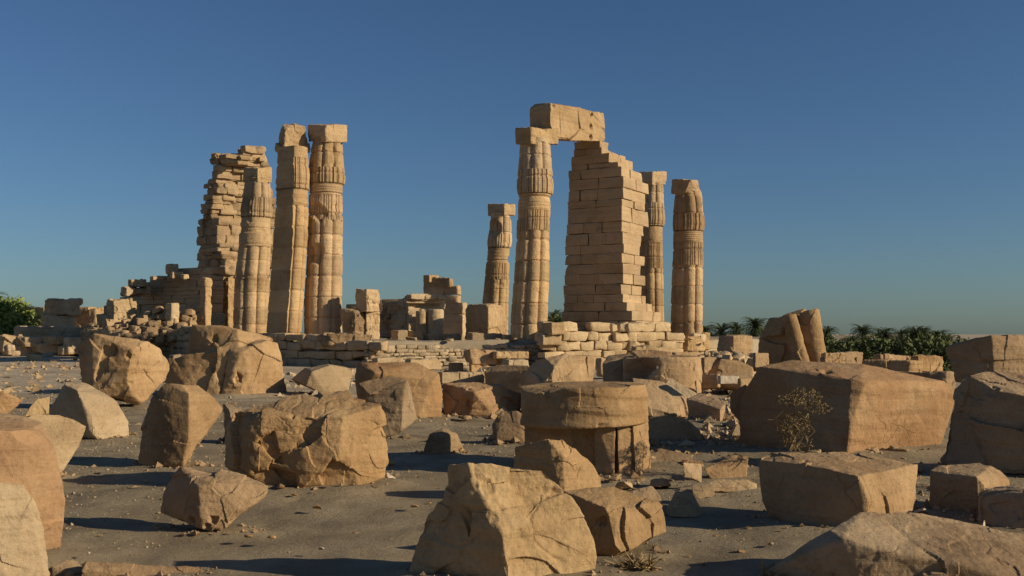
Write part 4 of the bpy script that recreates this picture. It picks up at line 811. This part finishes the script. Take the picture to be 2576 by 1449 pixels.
# rubble bank right of the pier
for i in range(46):
    x = rng.uniform(1775, 1905); y = 884 + rng.uniform(0, 34) + (x - 1775) * 0.06; s = rng.uniform(4, 10)
    D = rng.uniform(34, 44)
    c = P(x, y, D); hh = s * D / F
    if i == 0: bm_ = Masonry()
    bm_.block(tuple(c), (math.cos(i), math.sin(i)), (-math.sin(i), math.cos(i)), (hh, hh * 0.8, hh * 0.7), 0.06, 0.08, i, rng.uniform(-0.4, 0.4))
for i in range(260):
    x = rng.uniform(1780, 1900); D = rng.uniform(34, 46); c = P(x, 0, D); zt = EYE + (HOR - (905 - 10 * math.sin((x - 1780) / 40))) / F * D
    z = rng.uniform(0, max(zt, 0.2)); bm_.block((c[0], c[1], z), (math.cos(i), math.sin(i)), (-math.sin(i), math.cos(i)), (0.22, 0.17, 0.15), 0.05, 0.08, i, rng.uniform(-0.4, 0.4))
tag(bm_.build('rubble', M_TEMPLE2), 'heap of pale rubble between the rightmost column and the leaning fragment', 'rubble', kind='stuff')
# loose pale chips scattered on the left plain and gravel
def scatter(name, n, xr, dr_, sz, mat, seed, label, cat, density=None):
    rs = np.random.RandomState(seed); T0 = np.array([(0,0,1),(0.9,0,0.1),(-0.45,0.78,0.05),(-0.45,-0.78,0.1),(0.3,0.5,-0.6),(-0.2,-0.1,-0.6)]); F0 = np.array([(0,1,2),(0,2,3),(0,3,1),(1,4,2),(2,4,5),(2,5,3),(3,5,1),(1,5,4)])
    D = np.exp(rs.uniform(math.log(dr_[0]), math.log(dr_[1]), n)); x = rs.uniform(xr[0], xr[1], n); X = (x - CX) / F * D
    keep = vn(np.stack([X * 0.5, D * 0.3, X * 0], 1), seed) > -0.25; D = D[keep]; X = X[keep]; n = len(D)
    s = np.exp(rs.normal(0, 0.45, n)) * sz * np.clip(D / 12, 0.6, 3)
    a = rs.uniform(0, 6.28, n); fl = rs.uniform(0.3, 0.8, n)
    jit = 1 + rs.uniform(-0.35, 0.35, (n, 6, 3)); T1 = T0[None] * jit
    vx = (T1[..., 0] * np.cos(a)[:, None] - T1[..., 1] * np.sin(a)[:, None] * 0.7) * s[:, None] + X[:, None]
    vy = (T1[..., 0] * np.sin(a)[:, None] + T1[..., 1] * np.cos(a)[:, None] * 0.7) * s[:, None] + D[:, None]
    vz = T1[..., 2] * (s * fl)[:, None] + gz(X, D)[:, None] + 0.1 * s[:, None]
    V = np.stack([vx, vy, vz], 2).reshape(-1, 3); Fc = (F0[None] + 6 * np.arange(n)[:, None, None]).reshape(-1, 3)
    o = meshobj(name, V, Fc.tolist(), mat, loc=(0, 0, 0), smooth=False); tag(o, label, cat, kind='stuff')
scatter('gravel', 16000, (-60, 2600), (6.5, 32), 0.013, M_PALE, 5, 'fine pale gravel sprinkled over the dark sand', 'gravel')
scatter('rubble', 900, (1480, 1900), (11.4, 16.5), 0.036, M_TAN, 15, 'crumbs of broken stone around the foot of the fluted stump', 'rubble')
scatter('rubble', 700, (1600, 1960), (15, 34), 0.06, M_TEMPLE2, 16, 'coarse crumbs of stone between the second drum and the great block', 'rubble')
scatter('rubble', 800, (700, 1480), (20, 46), 0.06, M_TEMPLE2, 17, 'coarse stone crumbs below the rubble retaining wall', 'rubble')
scatter('rubble', 260, (2150, 2500), (9.5, 13), 0.03, M_TAN, 18, 'stone crumbs in the gap between the right-hand blocks', 'rubble')
scatter('stone_chips', 420, (-60, 480), (28, 66), 0.04, M_PALE, 6, 'pale stone chips strewn over the left plain', 'stone chips')
scatter('stone_chips', 200, (1600, 1950), (19, 34), 0.03, M_WHITE, 7, 'pale chips on the ground between the second drum and the great block', 'stone chips')
# ================================================================== VEGETATION
def frond_mesh(rs, n_fr, L, droop, leaf):
    V = []; Fc = []
    for k in range(n_fr):
        a = rs.uniform(0, 6.28); el = rs.uniform(-0.5, 1.35); l = L * rs.uniform(0.8, 1.15); p = np.zeros(3); d = el; pts = [p.copy()]; ns = 9
        for i in range(ns):
            p = p + np.array((math.cos(a) * math.cos(d), math.sin(a) * math.cos(d), math.sin(d))) * l / ns; d -= droop * rs.uniform(0.7, 1.3) * (0.4 + i / ns); pts.append(p.copy())
        side = np.array((-math.sin(a), math.cos(a), 0))
        for i in range(1, ns + 1):
            q = pts[i]; t = (q - pts[i - 1]); t = t / np.linalg.norm(t)
            for sgn in (-1, 1):
                for h in (0, 0.5):
                    b = q - t * h * l / ns; w_ = leaf * l * (1 - 0.55 * abs(i / ns - 0.4) * 2) * rs.uniform(0.8, 1.1)
                    tip = b + side * sgn * w_ * 0.8 + t * w_ * 0.7 + np.array((0, 0, -0.35 * w_))
                    m_ = len(V); V += [b, b + t * l * 0.035, tip]; Fc.append((m_, m_ + 1, m_ + 2))
            m_ = len(V); V += [pts[i - 1] - side * 0.03, pts[i - 1] + side * 0.03, q + side * 0.02, q - side * 0.02]; Fc.append((m_, m_ + 1, m_ + 2, m_ + 3))
    return V, Fc
def trunk_mesh(h, r):
    V = []; Fc = []; n = 8; m_ = 7
    for i in range(m_):
        t = i / (m_ - 1); rr2 = r * (1.25 - 0.35 * t) * (1 + 0.06 * (i % 2)); cx2 = 0.25 * math.sin(t * 1.7) * h * 0.1
        V += [(cx2 + rr2 * math.cos(6.2832 * k / n), rr2 * math.sin(6.2832 * k / n), t * h) for k in range(n)]
    for i in range(m_ - 1):
        Fc += [(i * n + k, i * n + (k + 1) % n, (i + 1) * n + (k + 1) % n, (i + 1) * n + k) for k in range(n)]
    return V, Fc
protos = []
for k in range(4):
    rs = np.random.RandomState(300 + k); V, Fc = frond_mesh(rs, 80 + 12 * k, 2.3 - 0.2 * (k % 3), 0.25, 0.17)
    me = bpy.data.meshes.new('crown'); me.from_pydata([tuple(v) for v in V], [], Fc); me.materials.append(M_FROND); protos.append(me)
tv, tf = trunk_mesh(6.0, 0.17); tme = bpy.data.meshes.new('trunk'); tme.from_pydata(tv, [], tf); tme.materials.append(M_TRUNK)
topx = 0.25 * math.sin(1.7) * 0.6
PG = 'date palms beyond the ruins'
palms = [(1812,824,128,1.0,'palm just right of the rightmost column'),(1775,820,124,0.8,'palm crown touching the right edge of the rightmost column'),(1857,820,122,1.0,'palm with a round crown above the double-lobed fragment'),(1902,810,126,1.0,'tallest palm between the rightmost column and the leaning fragment'),(1925,838,118,0.8,'low palm crown at the left side of the leaning fragment'),
  (2078,826,122,0.9,'palm whose crown shows at the right side of the leaning fragment'),(2172,826,126,1.1,'first tall palm of the right grove, nearest the leaning fragment'),(2228,833,128,0.9,'palm with a flat crown, second from the left in the right grove'),(2268,836,128,0.8,'small-crowned palm on a bare leaning stem in the right grove'),(2300,830,124,1.1,'broad palm with hanging dead fronds in the middle of the right grove'),(2318,826,130,0.9,'palm standing just behind the broad one in the right grove'),(2362,840,124,0.9,'palm at the right end of the grove beside the dark skyline block'),(2385,846,126,0.8,'last palm crown half hidden by the dark skyline block'),(2140,848,118,0.9,'low bushy palm at the left foot of the right grove'),
  (1393,790,105,0.9,'dark palm crown peeking between the tall column and the pier'),(1402,805,100,0.7,'lower palm crown in the gap left of the pier'),
  (-34,752,96,1.0,'tall palm cut off by the left edge'),(60,775,92,0.8,'palm rising from the bright bushes on the far left'),(390,692,0,0,''),]
for i, (x, y, D, s, lb) in enumerate(palms):
    if not D: continue
    c = P(x, y + 12, D); o = empty('palm_tree', (c[0], c[1], c[2] - 6.0 * s)); o.scale = (s, s, s); o.rotation_euler = (0, 0, i * 1.3)
    tag(o, lb + ' with feathery fronds' if 'crown' not in lb else lb, 'palm tree', PG)
    t_ = bpy.data.objects.new('trunk', tme); COL.objects.link(t_); t_.parent = o
    c_ = bpy.data.objects.new('crown', protos[i % 4]); COL.objects.link(c_); c_.parent = o; c_.location = (topx, 0, 5.9)
def leafcloud(name, blobs, n, leaf, mat, seed, label, cat, kind=None):
    rs = np.random.RandomState(seed); V = []; k = 0
    wts = np.array([b[3] * b[4] for b in blobs]); wts = wts / wts.sum(); which = rs.choice(len(blobs), n, p=wts)
    B = np.array(blobs)[which]; d = rs.normal(0, 1, (n, 3)); d /= np.linalg.norm(d, axis=1, keepdims=True); r = rs.uniform(0.55, 1.05, n) ** 0.7
    p = B[:, :3] + d * r[:, None] * np.stack([B[:, 3], B[:, 3], B[:, 4]], 1)
    p = p + 0.35 * B[:, 3:4] * np.stack([vn(p * 0.8, seed), vn(p * 0.8, seed + 1), vn(p * 0.8, seed + 2)], 1)
    a = rs.normal(0, 1, (n, 3)); a /= np.linalg.norm(a, axis=1, keepdims=True); b = np.cross(a, rs.normal(0, 1, (n, 3))); b /= np.linalg.norm(b, axis=1, keepdims=True)
    s = leaf * rs.uniform(0.6, 1.5, n)[:, None]
    V = np.stack([p - a * s, p + b * s * 0.45, p + a * s, p - b * s * 0.45], 1).reshape(-1, 3); Fc = [(4 * i, 4 * i + 1, 4 * i + 2, 4 * i + 3) for i in range(n)]
    o = meshobj(name, V, Fc, mat, smooth=False, loc=(0, 0, 0)); return tag(o, label, cat, kind=kind)
bl = []
rs = np.random.RandomState(9)
for x in np.arange(2040, 2420, 11):
    for D in (112, 120, 130):
        c = P(x + rs.uniform(-8, 8), 866 + 7 * math.sin(x * 0.09) + rs.uniform(-8, 18) - (5 if x > 2160 else -4), D); bl.append((c[0], c[1], c[2] - 1.4, rs.uniform(1.0, 1.7), rs.uniform(1.4, 2.4)))
        bl.append((c[0], c[1], c[2] - 3.4, 1.6, 2.0)); bl.append((c[0], c[1] - 3, c[2] - 4.2, 1.8, 1.8))
leafcloud('palm_grove', bl, 60000, 0.26, M_THICK, 10, 'dense dark palm thicket beyond the great block on the right', 'grove', 'stuff')
bl = []
for x in np.arange(1760, 1960, 11):
    for D in (112, 122):
        c = P(x + rs.uniform(-8, 8), 868 + 5 * math.sin(x * 0.1) + rs.uniform(-8, 12), D); bl.append((c[0], c[1], c[2] - 1.4, rs.uniform(1.0, 1.6), rs.uniform(1.4, 2.2))); bl.append((c[0], c[1], c[2] - 3.4, 1.6, 2.0))
leafcloud('palm_grove', bl, 24000, 0.26, M_THICK, 11, 'dark palm thicket filling the gap right of the rightmost column', 'grove', 'stuff')
bl = []
for x in np.arange(-60, 92, 12):
    for D in (88, 94):
        c = P(x + rs.uniform(-6, 6), 780 + abs(x - 10) * 0.22 + rs.uniform(-8, 16), D); bl.append((c[0], c[1], c[2] - 0.6, rs.uniform(0.9, 1.5), rs.uniform(1.1, 1.8))); bl.append((c[0], c[1], c[2] - 2.6, 1.3, 1.6))
leafcloud('bushes', bl, 16000, 0.2, M_BUSH, 12, 'bright green bushes at the far left behind the pale platform', 'bushes', 'stuff')
c = P(1390, 805, 103); leafcloud('bushes', [(c[0], c[1], c[2] - 2, 1.4, 2.4), (c[0] + .6, c[1], c[2] - 3.5, 1.6, 2.4)], 3000, 0.2, M_THICK, 13, 'dark leaves low in the gap left of the pier', 'bushes', 'stuff')
# dry shrub and weeds
def shrub(name, label, base, h, spread, n, seed, mat, cat='shrub', kind=None, up=0.9, grp=None):
    rs = np.random.RandomState(seed); V = []; Fc = []
    def quad(a, b, w_):
        d = b - a; s_ = np.cross(d, rs.normal(0, 1, 3)); s_ = s_ / (np.linalg.norm(s_) + 1e-9) * w_; m_ = len(V)
        V.extend([a - s_, a + s_, b + s_ * 0.5, b - s_ * 0.5]); Fc.append((m_, m_ + 1, m_ + 2, m_ + 3))
    for k in range(n):
        p = np.array(base) + np.array((*rs.normal(0, 0.1 * spread, 2), 0)); d = np.array((*rs.normal(0, spread, 2), up * h)); d = d / np.linalg.norm(d); st = h / 7
        for i in range(7):
            q = p + d * st * rs.uniform(0.7, 1.3); quad(p, q, 0.004 + 0.002 * h); d = d + rs.normal(0, 0.22, 3); d = d / np.linalg.norm(d)
            if i > 2:
                for _ in range(6): quad(q, q + rs.normal(0, 0.05 + 0.03 * h, 3), 0.006)
            p = q
    o = meshobj(name, V, Fc, mat, smooth=False, loc=tuple(base)); return tag(o, label, cat, grp, kind)
b_ = P(2015, 1190, 11.6); b_[2] = 0.0
er = empty('dry_shrub', tuple(b_)); tag(er, 'dry brown shrub whose bushy top catches the sun before the great block', 'shrub')
q_ = shrub('stems', None, (0, 0, 0), 0.78, 0.17, 9, 3, M_SHRUB, None, up=1.0); q_.parent = er
cc0 = P(1995, 1010, 11.6) - b_; cc1 = P(2035, 1000, 11.7) - b_; cc2 = P(2065, 1028, 11.6) - b_
cc3 = P(2010, 1070, 11.6) - b_; cc4 = P(2040, 1120, 11.65) - b_; cc5 = P(1985, 1125, 11.6) - b_
q_ = leafcloud('foliage', [(*cc0, 0.16, 0.08), (*cc1, 0.20, 0.11), (*cc2, 0.15, 0.07), (*cc3, 0.18, 0.15)], 2600, 0.012, M_SHRUB, 14, None, None); q_.parent = er
b_ = P(1610, 1418, 7.35); b_[2] = 0
shrub('dry_weeds', 'dry straw weeds on the sand under the notched boulder', b_, 0.07, 0.5, 12, 4, M_DRY, 'weeds')
b_ = P(1925, 1440, 7.0); b_[2] = 0
shrub('dry_weeds', 'few pale weed stalks beside the wide cracked slab at the bottom edge', b_, 0.09, 0.3, 7, 5, M_DRY, 'weeds')
src = [o for o in bpy.data.objects if o.get('category') == 'boulder'][:12]  # boulder copies added out of view to cut light bounced off the ground
for k, (x, y, s_) in enumerate(((5.5, 2.6, 1.0), (3.2, -1.2, 1.1), (-2.8, -0.6, 0.9), (8.5, -1.0, 1.3), (-5.5, 1.5, 1.0), (0.6, -3.6, 1.1), (6.0, -4.5, 1.2), (-6.2, -3.8, 1.2))):
    o_ = src[k % len(src)]; dm = max(o_.dimensions) if max(o_.dimensions) > 0 else 2; o = o_.copy(); COL.objects.link(o); o.location = (x, y, 0); o.rotation_euler = (0, 0, k * 1.7); f_ = 1.7 * s_ / dm; o.scale = (f_,) * 3
    o['label'] = 'added boulder out of view beside or behind the viewpoint, shading the ground there'; o['group'] = 'added unseen boulders around the viewpoint'
bpy.context.view_layer.update()
gm = g.data; A_ = np.zeros(len(gm.vertices) * 3); gm.vertices.foreach_get('co', A_); A_ = A_.reshape(-1, 3); add = np.zeros(len(A_))
for o in bpy.data.objects:
    if o.type != 'MESH' or o.get('category') not in ('boulder', 'column fragment', 'column drum', 'stone block'): continue
    if o.location.y > 32 or o.location.y < 5: continue
    B_ = np.zeros(len(o.data.vertices) * 3); o.data.vertices.foreach_get('co', B_); B_ = B_.reshape(-1, 3) + np.array(o.location)
    low = B_[B_[:, 2] < 0.22]
    if len(low) < 20: continue
    cx_, cy_ = low[:, 0].mean(), low[:, 1].mean(); C_ = np.cov(low[:, :2].T) + np.eye(2) * 1e-3; Ci = np.linalg.inv(C_)
    q_ = A_[:, :2] - (cx_, cy_); m2_ = np.sqrt(np.einsum('ij,jk,ik->i', q_, Ci, q_)); h_ = min(0.11, 0.05 * math.sqrt(C_.trace()) + 0.03)
    add = np.maximum(add, h_ * np.clip(1.25 - (m2_ - 1.75) / 1.1, 0, 1) ** 2 * (m2_ < 3.2) * 0.8)
rs = np.random.RandomState(55); CP = []
for o in bpy.data.objects:
    if o.type != 'MESH' or o.get('category') not in ('boulder', 'column fragment') or o.get('group') or not (6 < o.location.y < 22): continue
    B_ = np.zeros(len(o.data.vertices) * 3); o.data.vertices.foreach_get('co', B_); B_ = B_.reshape(-1, 3) + np.array(o.location); low = B_[B_[:, 2] < 0.2]
    if len(low) < 20: continue
    C_ = np.cov(low[:, :2].T) + np.eye(2) * 1e-3; Lc = np.linalg.cholesky(C_); n_ = 90
    a_ = rs.uniform(0, 6.283, n_); m_ = 1.55 + np.abs(rs.normal(0, 0.45, n_)); CP.append(low[:, :2].mean(0) + (Lc @ np.stack([np.cos(a_) * m_, np.sin(a_) * m_])).T)
CP = np.concatenate(CP)
wob = vn(np.stack([A_[:, 0] * 3, A_[:, 1] * 3, A_[:, 0] * 0], 1), 77) * 0.25 + 1
A_[:, 2] += np.clip(add, 0, 0.12) * wob
near = A_[:, 1] < 30; pn_ = np.stack([A_[:, 0] * 4.5, A_[:, 1] * 4.5, A_[:, 0] * 0], 1)
A_[near, 2] += (0.010 * vn(pn_, 91) - 0.022 * np.clip(vn(pn_ * 0.8, 92) - 0.45, 0, 1))[near]
gm.vertices.foreach_set('co', A_.ravel()); gm.update()
T0 = np.array([(0,0,1),(0.9,0,0.1),(-0.45,0.78,0.05),(-0.45,-0.78,0.1),(0.3,0.5,-0.6),(-0.2,-0.1,-0.6)]); F0 = np.array([(0,1,2),(0,2,3),(0,3,1),(1,4,2),(2,4,5),(2,5,3),(3,5,1),(1,5,4)])
nA = A_[A_[:, 1] < 24]; V_ = []; n_ = len(CP); sz_ = np.exp(rs.normal(-4.2, 0.6, n_)) * np.clip(CP[:, 1] / 10, 0.8, 2)
for k in range(n_):
    z_ = nA[int(((nA[:, :2] - CP[k]) ** 2).sum(1).argmin()), 2]; a_ = rs.uniform(0, 6.28); t_ = T0 * (1 + rs.uniform(-0.35, 0.35, (6, 3))) * sz_[k]
    V_.append(np.stack([t_[:, 0] * math.cos(a_) - t_[:, 1] * math.sin(a_) + CP[k, 0], t_[:, 0] * math.sin(a_) + t_[:, 1] * math.cos(a_) + CP[k, 1], t_[:, 2] * 0.7 + z_ + 0.2 * sz_[k]], 1))
o = meshobj('stone_chips', np.concatenate(V_), (F0[None] + 6 * np.arange(n_)[:, None, None]).reshape(-1, 3).tolist(), M_TAN, loc=(0, 0, 0), smooth=False); tag(o, 'crumbs of stone lying round the feet of the near boulders', 'stone chips', kind='stuff')
for o in bpy.data.objects:
    if o.get('category') == 'stone' and o.location.y < 32:
        k = int(((A_[:, 0] - o.location.x) ** 2 + (A_[:, 1] - o.location.y) ** 2).argmin()); dz = A_[k, 2] - float(gz(np.array([o.location.x]), np.array([o.location.y]))[0]); o.location.z += max(dz, 0)
for me in [m_ for m_ in bpy.data.meshes if m_.users == 0]: bpy.data.meshes.remove(me)
